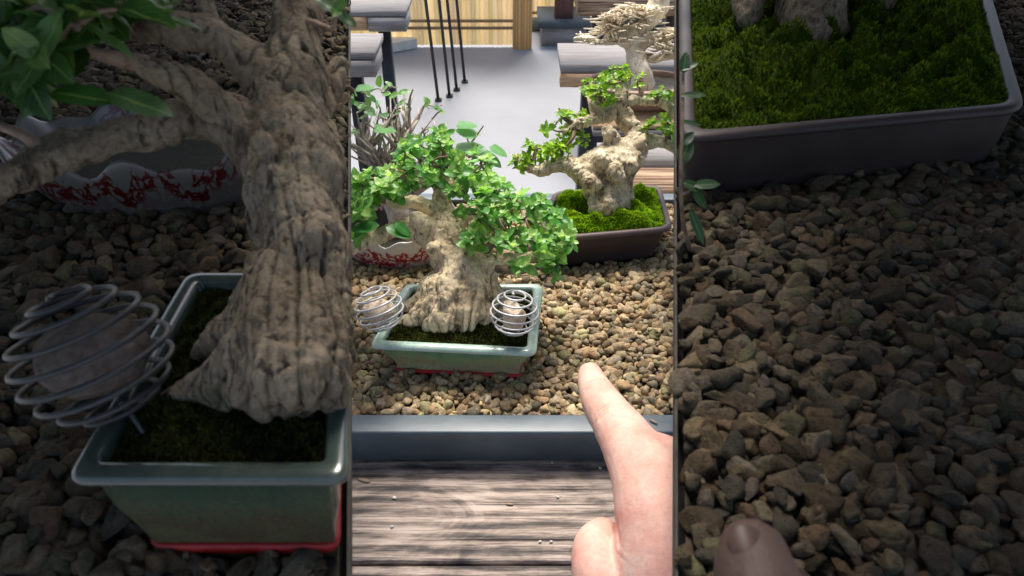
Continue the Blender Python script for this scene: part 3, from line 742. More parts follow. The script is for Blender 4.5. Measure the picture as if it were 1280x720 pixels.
# --- main bonsai
D0 = .735
base = at(566, 392, gz)
D0 = float(np.dot(base-CP, FW))
def RT(px, py, z, r, zz=None):               # a root point z above the soil
    p = at(px, py, (gz if zz is None else zz)+z); return (p, r*float(np.dot(p-CP, FW))/F)
def C(*a):                                   # (px, py, ddepth, radius px)
    return [(P(x, y, D0+dd), r*D0/F) for x, y, dd, r in a]
chains = [
 C((569, 398, .004, 36), (570, 372, .002, 38), (574, 345, .0, 34), (568, 318, .003, 30), (558, 296, .006, 25), (552, 276, .008, 20), (551, 258, .01, 14), (552, 242, .012, 11), (553, 226, .014, 8)),
 C((556, 300, .006, 24), (538, 292, .006, 20), (518, 286, .004, 16), (498, 287, .0, 13), (475, 295, -.005, 10), (455, 303, -.01, 8), (435, 318, -.014, 6)),
 C((548, 272, .008, 14), (532, 258, .006, 10), (515, 252, .004, 9), (498, 256, .0, 7), (480, 250, -.004, 6)),
 C((545, 285, .004, 12), (530, 280, -.008, 12), (520, 272, -.012, 9)),
 C((590, 318, 0, 22), (603, 330, -.004, 18), (620, 332, -.008, 12), (640, 326, -.012, 9), (662, 322, -.016, 7), (685, 318, -.02, 5)),
 C((563, 290, .012, 18), (573, 282, .02, 12), (584, 268, .028, 6), (604, 256, .034, 4)),
 C((552, 246, .012, 10), (566, 232, .01, 6), (585, 226, .006, 5), (606, 232, .0, 4)),
 C((552, 240, .012, 9), (540, 226, .012, 6), (520, 216, .01, 4), (498, 214, .006, 3)),
 # root flare
 [*C((552, 360, -.008, 24)), RT(536, 384, .012, 18), RT(520, 397, .004, 11), RT(503, 405, -.004, 6)],
 [*C((556, 368, -.010, 22)), RT(546, 394, .010, 16), RT(538, 406, .002, 10), RT(530, 412, -.005, 6)],
 [*C((562, 368, -.012, 22)), RT(560, 398, .009, 15), RT(556, 409, .001, 9), RT(553, 415, -.006, 6)],
 [*C((583, 370, -.012, 24)), RT(585, 398, .009, 15), RT(582, 408, .001, 10), RT(578, 414, -.006, 6)],
 [*C((595, 368, -.008, 22)), RT(604, 390, .009, 15), RT(608, 401, .001, 10), RT(608, 408, -.006, 6)],
 [*C((606, 362, .0, 20)), RT(618, 380, .009, 13), RT(628, 390, .002, 8), RT(634, 396, -.005, 5)],
 [*C((606, 356, .006, 18)), RT(622, 368, .008, 11), RT(634, 374, .0, 6)],
 [*C((548, 355, .002, 20)), RT(528, 372, .009, 13), RT(512, 382, .002, 8), RT(503, 388, -.005, 5)],
 C((568, 330, -.016, 12), (560, 352, -.022, 13), (556, 375, -.024, 12)), C((590, 325, -.014, 12), (594, 350, -.02, 13), (598, 372, -.018, 12)),
 # knots
 C((545, 313, -.014, 11), (550, 318, -.014, 10)), C((585, 332, -.018, 14), (588, 340, -.018, 12)), C((598, 326, -.002, 15), (602, 350, -.004, 19), (600, 378, -.006, 24)), C((563, 352, -.020, 14), (560, 366, -.022, 14)),
]
areas = [(470, 240, 34, 24, D0-.012, .035, 30), (448, 258, 12, 22, D0-.02, .03, 9), (530, 204, 44, 26, D0+.0, .04, 34), (505, 228, 44, 12, D0+.0, .03, 9), (555, 172, 18, 12, D0+.0, .02, 6), (592, 216, 26, 22, D0+.0, .035, 16),
 (612, 260, 34, 22, D0-.015, .03, 17), (585, 236, 26, 16, D0-.02, .02, 9), (622, 232, 22, 12, D0, .03, 6), (650, 262, 34, 22, D0-.01, .03, 18), (688, 282, 26, 22, D0-.01, .03, 15), (655, 304, 34, 18, D0-.03, .025, 14), (700, 306, 18, 18, D0-.02, .02, 9), (596, 298, 16, 12, D0-.03, .012, 6), (688, 336, 14, 12, D0-.02, .012, 5), (650, 330, 12, 10, D0-.03, .012, 3), (442, 292, 8, 8, D0-.02, .01, 3)]
extra = [C((604, 256, .034, 4), (625, 262, .02, 3), (650, 272, .01, 2.5), (680, 285, 0, 2)), C((606, 232, .0, 4), (630, 245, -.004, 3), (655, 255, -.008, 2)), C((600, 322, -.006, 8), (620, 300, -.012, 5), (645, 290, -.014, 4), (680, 296, -.014, 2.5)), C((606, 330, -.006, 8), (635, 338, -.016, 5), (665, 336, -.02, 4), (690, 330, -.024, 2)), C((620, 306, -.012, 4), (632, 280, -.004, 3), (640, 262, .0, 2)), C((480, 250, -.004, 6), (462, 242, -.008, 4), (448, 232, -.01, 2)), C((498, 256, 0, 5), (486, 232, .0, 3), (470, 220, .0, 2)), C((553, 226, .014, 7), (556, 200, .01, 4), (552, 176, .006, 2)), C((540, 226, .012, 5), (526, 200, .006, 3), (512, 190, 0, 2))]
bt, lf, rs, gr = tree('bonsai_tree', base, 'leafy thick trunked bonsai growing in the mint green pot', chains, .0012, barkdisp(.0036, 80, .0050, gz, .065, chains[0]), M['bark'], M['twig'], sample(areas, 11, 1.3), .0112, G1, M['leaf'], 21, extra=extra, twr=.0008)
for x, y, dx, dy, l in ((474, 282, -1, .1, .026), (482, 284, 1, .35, .024), (465, 276, -.6, .5, .022), (494, 278, .6, .5, .018)):
    p = P(x, y, D0-.045); leaf(lf, p, UP*(-dy)+np.array((dx, 0, 0)), -FW+UP*.8, l, l*.5, (.055, .25, .05), .15, .1)
lf.build('foliage', M['leaf'], bt)

# --- twiggy tree behind on the left, in the painted pot
DB = float(np.dot(np.array((pc[0], pc[1]+.045, .03))-CP, FW))
def CB(*a): return [(P(x, y, DB+dd), r*DB/F) for x, y, dd, r in a]
bb = np.array((pc[0], pc[1]+.045, .03))
q = bb
chB = [[(q, .014), (q+np.array((-.002, 0, .03)), .012), (P(492, 262, DB), .010), (P(488, 235, DB+.005), .008), (P(482, 205, DB+.01), .006)],
 CB((488, 240, 0, 8), (470, 210, .0, 6), (455, 190, .0, 4), (446, 165, .0, 3)), CB((484, 215, 0, 6), (500, 190, .01, 4), (515, 160, .01, 3), (530, 132, .01, 2)),
 CB((492, 262, 0, 9), (520, 240, .02, 6), (560, 215, .03, 4.5), (585, 195, .03, 3.5), (610, 195, .02, 2.5)), CB((560, 215, .03, 4), (572, 195, .02, 3), (590, 202, .0, 3), (612, 194, .0, 2)),
 CB((495, 268, .0, 8), (540, 268, .03, 6), (580, 275, .04, 5), (600, 262, .05, 3)), CB((580, 275, .04, 4), (595, 290, .04, 3)),]
rb = random.Random(3); exB = []
for i in range(95):
    x0, y0 = rb.choice([(455, 190), (470, 205), (482, 205), (500, 190), (488, 225), (512, 165), (520, 240), (560, 215)])
    a = rb.uniform(-1.1, 1.0); l = rb.uniform(25, 75); x2 = x0+math.sin(a)*l; y2 = y0-math.cos(a)*l
    exB.append(CB((x0, y0, 0, 2.6), (x0+(x2-x0)*.5+rb.uniform(-6, 6), y0+(y2-y0)*.5, rb.uniform(-.02, .03), 1.7), (max(x2, 425), max(y2, 112), rb.uniform(-.03, .04), .8)))
aB = [(455, 120, 14, 10, DB, .02, 5), (487, 112, 14, 6, DB, .02, 3), (470, 145, 22, 14, DB, .02, 5), (502, 132, 12, 8, DB, .02, 3), (545, 133, 14, 6, DB, .02, 3), (450, 170, 12, 10, DB, .02, 3), (560, 165, 30, 8, DB, .02, 3)]
tb, lfb, rs, gr = tree('bonsai_tree', bb, 'sparse grey twigged bonsai with a few pale leaves growing in the coral painted pot', chB, .0013, barkdisp(.0015, 120), M['twig_grey'], M['twig_grey'], sample(aB, 5), .010, [(.07, .2, .05), (.14, .32, .08), (.24, .44, .16)], M['leaf'], 9, 0, .0007, extra=exB)
for x, y, rx, ry, d, dd, n in aB:
    for _ in range(n*2):
        p = P(x+rs.uniform(-rx, rx), y+rs.uniform(-ry, ry), d+rs.uniform(-dd, dd)); l = rs.uniform(.008, .014)
        leaf(lfb, p, (rs.uniform(-1, 1), rs.uniform(-.3, .3), rs.uniform(-.4, .4)), (rs.uniform(-.4, .4), -.4, 1), l, l*.62, np.array(rs.choice([(.10, .27, .10), (.2, .42, .14), (.28, .46, .22)])), .2, .25)
for x, y, l, dx, dz in ((568, 190, .034, 1, .3), (595, 172, .026, -.6, .3), (612, 184, .022, 1, -.4), (570, 158, .024, .8, .1), (600, 192, .028, 1, -.5), (466, 162, .026, 1, .05), (444, 112, .022, 1, .2)):
    leaf(lfb, P(x, y, DB-.02), UP*dz+np.array((dx, 0, 0)), -FW*.7+UP*.9, l, l*.82, (.16, .42, .13), .12, .15, .62)
lfb.build('foliage', M['leaf'], tb)

# --- right bonsai in the moss pot
bC = at(768, 256, bz+.01); DC = float(np.dot(bC-CP, FW))
def CC(*a): return [(P(x, y, DC+dd), r*DC/F) for x, y, dd, r in a]
chC = [CC((745, 262, -.01, 10), (746, 248, -.006, 12), (742, 230, 0, 16)), CC((762, 264, -.012, 11), (760, 246, -.008, 13), (758, 226, 0, 18)), CC((788, 262, .0, 5), (784, 246, 0, 8), (778, 228, 0, 14)), CC((775, 262, -.006, 6), (772, 246, -.004, 9), (768, 228, 0, 14)),
 CC((735, 216, 0, 22), (755, 208, 0, 28), (775, 200, 0, 26), (790, 188, .004, 20), (797, 172, .006, 15), (790, 158, .008, 12), (780, 146, .008, 12), (772, 132, .006, 11), (776, 118, .004, 8), (780, 106, .004, 5)),
 CC((728, 216, 0, 15), (710, 208, -.002, 10), (692, 206, -.004, 9), (678, 214, -.006, 8), (665, 212, -.006, 6), (652, 202, -.006, 5), (644, 196, -.006, 3)),
 CC((770, 138, .006, 9), (752, 148, 0, 8), (735, 152, -.004, 7), (718, 156, -.006, 6), (706, 162, -.008, 5)), CC((770, 190, 0, 14), (762, 172, -.01, 10), (758, 162, -.012, 8)),
 CC((795, 180, .006, 12), (812, 178, .008, 10), (828, 178, .008, 9), (845, 186, .008, 8)), CC((780, 128, .006, 7), (800, 124, .01, 6), (818, 126, .012, 6), (832, 130, .012, 5), (842, 142, .012, 4)),
 CC((770, 134, .004, 10), (752, 138, .002, 7), (740, 132, 0, 5)), CC((740, 228, -.015, 14), (742, 230, -.015, 13)), CC((768, 215, -.02, 14), (770, 217, -.02, 13)), CC((752, 200, -.02, 13), (754, 202, -.02, 12)), CC((786, 206, -.016, 12), (787, 208, -.016, 11))]
aC = [(770, 96, 20, 14, DC, .02, 14), (740, 108, 14, 10, DC, .02, 8), (750, 122, 16, 10, DC-.01, .02, 7), (735, 146, 14, 10, DC, .01, 4), (705, 150, 10, 12, DC, .01, 5), (672, 190, 18, 14, DC, .02, 12), (650, 202, 14, 10, DC, .01, 8), (700, 186, 20, 14, DC, .02, 11), (720, 172, 14, 14, DC, .01, 6), (828, 118, 14, 8, DC, .01, 5), (835, 158, 10, 14, DC, .01, 7), (812, 156, 8, 6, DC, .01, 3), (800, 100, 6, 8, DC, .01, 2), (700, 165, 24, 10, DC, .01, 4)]
G2 = [(.16, .36, .04), (.28, .52, .04), (.44, .68, .06), (.60, .80, .10)]
exC = [CC((665, 212, -.006, 4), (668, 196, -.006, 2.5), (670, 184, -.004, 1.5)), CC((700, 206, 0, 4), (702, 190, 0, 2.5), (706, 176, 0, 1.5)), CC((718, 156, -.006, 4), (704, 146, -.006, 2.5), (699, 136, -.004, 1.5)), CC((718, 158, 0, 4), (716, 172, -.01, 2.5), (708, 182, -.01, 1.5)), CC((802, 124, .01, 4), (801, 110, .01, 2.5), (803, 98, .01, 1.5)), CC((820, 126, .01, 4), (826, 116, .01, 2.5), (830, 108, .01, 1.5)), CC((752, 122, .0, 5), (744, 112, .0, 2.5), (736, 104, 0, 1.5))]
tc, lfc, rs, gr = tree('bonsai_tree', bC, 'knobbly hollow based bonsai with tiny yellow green leaves growing in the brown moss pot', chC, .0013, barkdisp(.0046, 95), M['bark_c'], M['twig'], sample(aC, 12, 1.75), .0082, G2, M['leaf'], 31, 3, .0008, extra=exC)
lfc.build('foliage', M['leaf'], tc)

# --- leafless pale tree far right and its pot
yD = 1.215; pzD = ZM+.001
pxl = aty(731, 116, yD)[0]; pxr = pxl+.2; cD = [(pxl, yD-.045), (pxr, yD-.045), (pxr, yD+.075), (pxl, yD+.075)]
cx, cy, rx, ry, hD = pxl+.095, yD+.012, .095, .055, .042
t = empty('bonsai_pot', (cx, cy, pzD), 'wide tan brown oval pot holding the leafless bonsai on the beige stand', 'plant pot'); n = 64
def oval(prof, nm, mt, cap=False):
    V = [(cx+(rx-d)*math.cos(k/n*6.28318), cy+(ry-d)*math.sin(k/n*6.28318), pzD+z) for d, z in prof for k in range(n)]
    m = MB(); m.add(V, [(i*n+j, i*n+(j+1) % n, (i+1)*n+(j+1) % n, (i+1)*n+j) for i in range(len(prof)-1) for j in range(n)], polys=[list(range((len(prof)-1)*n, len(prof)*n))] if cap else None); return m.build(nm, mt, t)
oval([(.026, 0), (.018, .006), (.008, .02), (.005, hD-.009)], 'body', M['tanpot']); oval([(.006, hD-.009), (.001, hD-.0085), (0, hD-.002), (.002, hD), (.008, hD), (.010, hD-.002), (.011, hD-.01)], 'rim', M['tanpot'])
t = None; m = MB(); m.add([(cx+(rx-.0105)*math.cos(k/n*6.28318), cy+(ry-.0105)*math.sin(k/n*6.28318), pzD+hD-.008) for k in range(n)], polys=[list(range(n))]); o = m.build('soil', M['greysoil']); tag(o, 'dry grey soil filling the tan brown pot of the leafless bonsai', 'soil', kind='stuff')
bD = aty(804, 94, yD+.01); bD[2] = pzD+.035; DD = float(np.dot(bD-CP, FW))
def CD(*a): return [(P(x, y, DD+dd), r*DD/F) for x, y, dd, r in a]
chD = [[(bD, 16*DD/F), (bD+np.array((-.004, 0, .02)), 13*DD/F), (P(794, 66, DD), 11*DD/F), (P(790, 46, DD), 10*DD/F), (P(808, 26, DD), 12*DD/F), (P(822, 8, DD), 14*DD/F), (P(828, -20, DD), 12*DD/F)],
 CD((790, 56, 0, 8), (772, 50, 0, 6), (752, 54, 0, 4), (735, 48, 0, 3), (718, 48, 0, 2)), CD((788, 50, 0, 8), (780, 34, 0, 5), (764, 28, 0, 4), (750, 22, 0, 2)), CD((800, 70, 0, 7), (818, 74, .01, 5), (842, 68, .01, 4), (870, 60, .0, 4)),
 CD((795, 62, 0, 8), (815, 52, .0, 5), (835, 46, 0, 4), (860, 30, 0, 3))]
rd = random.Random(8); exD = []
tipsD = []
for i in range(340):
    x0, y0 = rd.choice(tipsD) if tipsD and rd.random() < .6 else rd.choice([(772, 50), (752, 54), (735, 48), (780, 34), (764, 28), (818, 74), (842, 66), (815, 52), (835, 46), (790, 40), (760, 40), (808, 26), (828, 60), (800, 20)])
    a = rd.uniform(-1.5, 1.5); l = rd.uniform(12, 30); dx = math.sin(a)*l*1.2; dy = -abs(math.cos(a))*l*.42+rd.uniform(-3, 5)
    if i < 120: tipsD.append((max(x0+dx*.5, 715), y0+dy*.5))
    exD.append(CD((x0, y0, 0, 1.5), (x0+dx*.5+rd.uniform(-3, 3), y0+dy*.5+rd.uniform(-4, 4), rd.uniform(-.03, .03), 1.3), (max(x0+dx, 712), y0+dy, rd.uniform(-.06, .06), .6)))
td, lfd, rs, gr = tree('bonsai_tree', bD, 'leafless bonsai with pale bare forking twigs in the tan brown pot', chD, .0022, barkdisp(.003, 60), M['bark_d'], M['bark_d'], [], .01, G2, M['leaf'], 41, 0, .001, extra=exD)

# ------------------------------------------------------------------ wire cages and fertiliser cakes
def cage(center, rad, ax, turns, wr, label, spike_to, group='wire fertiliser cages', squash=.92, rot=0, mt=None):
    c = np.array(center); ax = Vector(ax).normalized(); qt = ax.to_track_quat('Z', 'Y')
    t = empty('fertiliser_cage', c, label, 'wire cage', group)
    n = turns*26; pts = []
    for i in range(n+1):
        u = i/n; lat = (-.5+u)*math.pi*.90; th = u*turns*2*math.pi+rot
        v = Vector((rad*math.cos(lat)*math.cos(th), rad*math.cos(lat)*math.sin(th), rad*squash*math.sin(lat)*1.0)); pts.append(c+np.array(qt @ v))
    m = MB(); tube(m, pts, [wr]*len(pts), 8, 1); m.build('wire_coil', mt or M['metal'], t)
    s = MB(); tube(s, [c-np.array(ax)*rad*.86, np.array(spike_to)+(c-np.array(spike_to))*.35, spike_to], [wr, wr, wr*.8], 8, 3); s.build('spike', mt or M['metal'], t)
def cake(center, r, label, seed, group='fertiliser cakes', squash=(1, .9, .8), kind=0, mt=None):
    v, f = icos(4); off = Vector((seed*3.1, seed, 2)); w = v.copy(); rs = random.Random(seed)
    if kind:
        for _ in range(7):
            pn = np.array(Vector((rs.gauss(0, 1), rs.gauss(0, 1), rs.gauss(0, 1))).normalized()); dd = rs.uniform(.5, .7); s = w @ pn; mk = s > dd; w[mk] -= np.outer((s[mk]-dd)*.93, pn)
    d = np.array([1+.08*noise.noise(Vector(x)*1.6+off)+.03*noise.noise(Vector(x)*9+off)+.02*noise.noise(Vector(x)*22+off) for x in v])
    m = MB(); m.add(w*d[:, None]*np.array(squash)*r+np.array(center), tris=f); o = m.build('fertiliser_cake', mt or M['pellet']); tag(o, label, 'fertiliser', group)
pL = P(474, 386, .655); pR = P(643, 391, .665)
cage(pL, 30*.655/F, tuple(UP*.93-FW*.34+np.array((-.26, 0, 0))), 8, .0009, 'small grey wire spring cage over the left corner of the mint green pot', at(490, 412, gz-.002))
cage(pR, 30*.665/F, tuple(UP*.86-FW*.46+np.array((.12, 0, 0))), 8, .0009, 'small grey wire spring cage over the right corner of the mint green pot', at(640, 414, gz-.002), rot=1.2)
cake(pL-UP*.002, 20*.655/F, 'round speckled fertiliser cake inside the left small wire cage', 2, squash=(1.05, .9, .72))
cake(pR-UP*.001, 22*.665/F, 'wedge shaped pale fertiliser cake inside the right small wire cage', 5, squash=(1.0, .85, .98), kind=1)

# ------------------------------------------------------------------ raised side trays
SZ = .28                                    # gravel level of the raised trays
def edge(px, py): p = at(px, py, SZ); return (p[0], p[1])
def side_tray(pts, label, legs):
    c = ccw4 = [np.array(p) for p in pts]; ctr = sum(c)/4
    t = empty('raised_tray', (ctr[0], ctr[1], WZ), label, 'tray', 'raised gravel trays either side of the bench')
    b = MB(); b.prism([p for p in inset_poly(c, .009)], SZ-.026, SZ-.020); b.build('base', M['tray_dark'], t, smooth=False)
    m = MB(); loft(m, c, [(.0072, -.027), (.0068, -.026), (0, -.0065), (.0003, -.0015), (.0010, -.0015), (.0013, -.0025), (.0015, -.0195)], .002, SZ)
    m.build('rim', M['rim_brown'], t, smooth=False)
    for x, y in legs: MB().box(x-.012, x+.012, y-.012, y+.012, WZ+.001, SZ-.0275).build('leg', M['black'], t, smooth=False)
Lp = [edge(-90, 745), edge(437, 745), edge(437, -60), edge(-260, -60)]
Rp = [edge(844, 745), edge(1370, 745), edge(1560, -60), edge(844, -60)]
side_tray(Lp, 'dark raised tray of coarse gravel on the left, carrying the big near bonsai', [(-.17, .16), (-.2, .45), (-.45, .45)])
side_tray(Rp, 'dark raised tray of coarse gravel on the right, carrying the near moss pot', [(.2, .16), (.24, .45), (.48, .45)])
for P4, nm in ((Lp, 'left'), (Rp, 'right')):
    q = inset_poly([np.array(p) for p in P4], .004); m = MB(); m.add([(p[0], p[1], SZ-.006) for p in q], [(0, 1, 2, 3)]); o = m.build('gravel_bed', M['gravel_bed'], smooth=False); tag(o, 'dusty gravel bed below the coarse stones of the %s raised tray' % nm, 'gravel', kind='structure')
# --- left: green pot
lz = SZ+.044
rimL = [at(78, 598, lz), at(436, 598, lz), at(437, 338, lz), at(232, 338, lz)]
M['glaze_shade'] = mat_glaze('green_glaze_shaded', SZ, lz, .27); M['rimglaze_shade'] = mat_rim('rim_glaze_shaded', .13)  # low gain bakes shade into the body and rim glaze
LP = pot('bonsai_pot', rimL, SZ-.001, .045, (M['glaze_shade'], M['rimglaze_shade']), 'large looking shaded green glazed pot in the near left tray, with a wide rim', s=.62, flare=.009, rw=.0065)[1]
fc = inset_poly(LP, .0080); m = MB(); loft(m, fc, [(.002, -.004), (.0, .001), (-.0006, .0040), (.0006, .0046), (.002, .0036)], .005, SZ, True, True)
o = m.build('saucer', M['red_shade']); tag(o, 'shaded red saucer under the near left green pot', 'saucer')
rimR = [at(851, 172, SZ+.036), at(1284, 133, SZ+.036), at(1215, -90, SZ+.036), at(850, -90, SZ+.036)]
RP = pot('bonsai_pot', rimR, SZ-.001, .037, (M['bpot_shade'], M['bpot_shade']), 'shaded dark brown clay pot of moss at the top right of the near right tray', s=.8, flare=.006, rw=.008, cr=2.2)[1]
pcl = at(170, 272, SZ); M['coral_shade'] = mat_coral('coral_brushwork_shaded', SZ, SZ+.034, .22, 1.5)  # gain dims white and red alike, a painted shade
painted_pot(pcl[0], pcl[1]+.035, .078, .04, SZ+.001, .027, 'shaded white pot with red coral brushwork in the near left tray, behind the big trunk', M['coral_shade'], 2.2)
hL = list(inset_poly(LP, .0088)); hR = list(inset_poly(RP, .005)); phl = [(pcl[0]+.064*math.cos(a), pcl[1]+.035+.031*math.sin(a)) for a in np.linspace(0, 6.28, 13)[:-1]]
def shrink(p): return [tuple(x) for x in inset_poly([np.array(q) for q in p], .0042)]
gravel('gravel', shrink(Lp), SZ, .0088, 13, 3, [hL, phl], M['stone_shade'], 'coarse shaded brown gravel filling the raised left tray', top=.5)
gravel('gravel', shrink(Rp), SZ, .0088, 14, 3, [hR], M['stone_shade'], 'coarse shaded brown gravel filling the raised right tray', top=.5)
moss('moss', inset_poly(LP, .006), lz-.006, .004, 30000, .0015, None, M['moss_dark'], [tuple(np.array(c)*.5) for c in DM], 15, 'dark shaded moss in the near left green pot', 110, hump=.5)  # palette dimmed so the moss looks shaded
moss('moss', inset_poly(RP, .0058), SZ+.036-.006, .013, 90000, .0023, None, M['moss_bright'], [tuple(np.array(c)*.30) for c in BM], 16, 'green shaded moss mound in the near right brown pot', 75, hump=.85)  # bright moss colours lowered to imitate shade

# --- left big bonsai
bL = at(345, 470, lz); DL = float(np.dot(bL-CP, FW))
def CL(*a): return [(P(x, y, DL+dd), r*DL/F) for x, y, dd, r in a]
chL = [CL((362, 480, .004, 54), (366, 445, .002, 58), (372, 400, .0, 58), (377, 340, .003, 60), (375, 270, .008, 60), (366, 205, .012, 66), (360, 140, .016, 54), (366, 80, .018, 42), (372, 20, .02, 38), (374, -50, .022, 34)),
 CL((352, 200, .012, 48), (310, 170, .012, 42), (272, 150, .012, 34), (230, 150, .01, 28), (180, 168, .006, 26), (120, 180, 0, 26), (60, 196, -.006, 24), (0, 228, -.012, 20), (-60, 260, -.016, 16)),
 CL((360, 110, .016, 40), (318, 80, .016, 30), (280, 50, .014, 26), (230, 36, .01, 24), (170, 32, .004, 18), (110, 24, -.002, 14)), CL((300, 150, .01, 26), (255, 120, .0, 24), (215, 96, -.006, 20), (180, 80, -.01, 14)),
 CL((380, 170, .02, 30), (405, 120, .03, 22), (424, 84, .034, 14)), CL((285, 60, .014, 18), (262, 20, .014, 14), (250, -30, .012, 12)),
 # roots
 [*CL((348, 345, -.004, 40)), RT(318, 425, .020, 42, lz), RT(286, 465, .008, 32, lz), RT(250, 486, .001, 20, lz), RT(214, 500, -.004, 10, lz)],
 [*CL((352, 365, -.006, 42)), RT(322, 455, .018, 36, lz), RT(298, 488, .006, 25, lz), RT(270, 508, -.004, 14, lz)],
 [*CL((358, 375, -.008, 42)), RT(342, 460, .019, 34, lz), RT(332, 498, .006, 24, lz), RT(322, 520, -.004, 14, lz)],
 [*CL((378, 375, -.008, 42)), RT(374, 468, .018, 34, lz), RT(372, 500, .005, 24, lz), RT(368, 520, -.004, 15, lz)],
 [*CL((390, 370, -.004, 38)), RT(400, 455, .016, 30, lz), RT(410, 492, .004, 20, lz), RT(414, 512, -.004, 12, lz)],
 [*CL((345, 340, .0, 36)), RT(300, 398, .018, 30, lz), RT(268, 428, .006, 18, lz), RT(244, 446, -.004, 9, lz)],
 CL((395, 300, .0, 30), (408, 380, -.004, 26), (420, 450, -.006, 22)),
 CL((338, 218, -.004, 22), (342, 222, -.004, 20)), CL((395, 290, -.006, 22), (392, 300, -.006, 20)), CL((330, 180, -.006, 20), (334, 186, -.006, 18)), CL((378, 400, -.014, 20), (380, 410, -.014, 18))]
aL = [(60, 40, 60, 34, DL-.03, .02, 11), (30, 84, 36, 22, DL-.035, .015, 6), (150, 20, 50, 18, DL-.02, .02, 5), (20, 10, 40, 20, DL-.02, .02, 4), (420, 18, 6, 14, DL-.0, .004, 1)]
GL = [tuple(np.array(c)*.28) for c in G1[:5]]  # leaf greens with shade painted in
exL = [CL((110, 24, 0, 12), (60, 30, -.01, 8), (20, 50, -.02, 5)), CL((180, 80, -.01, 12), (130, 70, -.02, 8), (80, 60, -.03, 5)), CL((60, 196, -.006, 12), (30, 170, -.01, 7), (-10, 155, -.01, 4))]
tl, lfl, rs, gr = tree('bonsai_tree', bL, 'massive shaded bonsai trunk in the near left green pot, roots gripping dark moss', chL, .00065, barkdisp(.0026, 100, .0034, lz, .07, chL[0]), M['bark_shade'], M['twig'], sample(aL, 19, 1.4), .0145, GL, M['leaf_near'], 51, 3, .0008, extra=exL)
for x, y, dx, dy, l in ((62, 116, 1, -.08, .0165), (132, 116, 1, -.28, .0165), (46, 88, -.3, -.9, .012), (60, 66, 1, .3, .0125), (30, 92, -1, -.3, .012), (10, 96, -1, .2, .012), (70, 44, .3, .6, .012)):
    p = P(x, y, DL-.048); leaf(lfl, p, UP*dy+np.array((dx, 0, 0)), -FW*.8+UP*.8, l, l*.5, np.array((.02, .085, .015)), .12, .08)  # dark green paints these leaves as shaded
lfl.build('foliage', M['leaf_near'], tl)
# --- left cage
pN = P(116, 444, .212)
cage(pN, 92*.212/F, tuple(UP*.93-FW*.34+np.array((-.26, 0, 0))), 9, .00085, 'large looking shaded wire spring cage at the left corner of the near green pot', at(178, 540, lz-.002), mt=M['metal_shade'])
cake(pN, 66*.212/F, 'shaded speckled fertiliser cake inside the near left wire cage', 9, squash=(1.05, .9, .72), mt=M['pellet_shade'])
# --- right near tree stump rising from the moss (continues above the frame)
zR = SZ+.036+.006; bR = at(1012, 34, zR); DR = float(np.dot(bR-CP, FW))
def CRr(*a): return [(P(x, y, DR+dd), r*DR/F) for x, y, dd, r in a]
chR = [CRr((1008, 46, -.01, 26), (1008, 10, 0, 36), (1010, -40, .01, 46), (1000, -110, .02, 52), (1020, -190, .03, 40), (1010, -270, .04, 26), (1000, -330, .05, 14)), CRr((1040, 34, .0, 18), (1030, 0, .0, 28), (1020, -40, .01, 36)), CRr((935, 22, .0, 14), (945, -20, .004, 26), (975, -80, .01, 36)), CRr((1110, 2, .02, 10), (1080, -30, .02, 20), (1040, -70, .02, 32)), CRr((1000, -110, .02, 36), (930, -150, .02, 24), (860, -160, .02, 14))]
tr, lfr, rs, gr = tree('bonsai_tree', bR, 'pale bonsai trunk base rising from the moss of the near right pot', chR, .0012, barkdisp(.003, 110), M['bark_shade'], M['twig'], sample([(1000, -300, 120, 60, DR+.05, .04, 20), (860, -200, 60, 40, DR+.02, .02, 10)], 3), .009, GL, M['leaf_near'], 61, 3)
lfr.build('foliage', M['leaf_near'], tr)
# --- leafy shoot at the left edge of the right tray
s0 = at(862, 312, SZ); Ds = float(np.dot(s0-CP, FW))-.01
sh = empty('leafy_shoot', s0, 'grey green leafy shoot drooping at the inner edge of the right tray', 'plant')
m = MB(); tube(m, [s0, P(853, 270, Ds-.012), P(851, 215, Ds-.02), P(853, 150, Ds-.02), P(854, 90, Ds-.018)], [.0011, .001, .0009, .0008, .0006], 8, 6); tube(m, [P(851, 245, Ds-.016), P(860, 240, Ds-.018), P(868, 234, Ds-.02)], [.0008, .0007, .0005], 6, 4); m.build('stem', M['twig'], sh)
lv = MB()
for x, y, dx, dy, l, w_ in ((851, 120, 1, .1, .0105, .36), (851, 88, .7, .35, .008, .4), (852, 152, 1, -.12, .008, .34), (851, 205, .35, 1, .0115, .6), (853, 228, .6, -.2, .009, .6), (868, 232, 1, .12, .0105, .5), (866, 238, .4, -.5, .009, .5), (862, 262, .45, -1, .015, .3), (852, 182, .6, .7, .0075, .6), (854, 92, .15, 1, .009, .5)):
    leaf(lv, P(x, y, Ds-.02), UP*dy+np.array((dx, 0, 0)), -FW*.9+UP*.5, l*1.12, l*w_, np.array((.03, .08, .04)), .15, .1)  # leaf colour kept dark to stand for shade
lv.build('foliage', M['leaf_near'], sh)

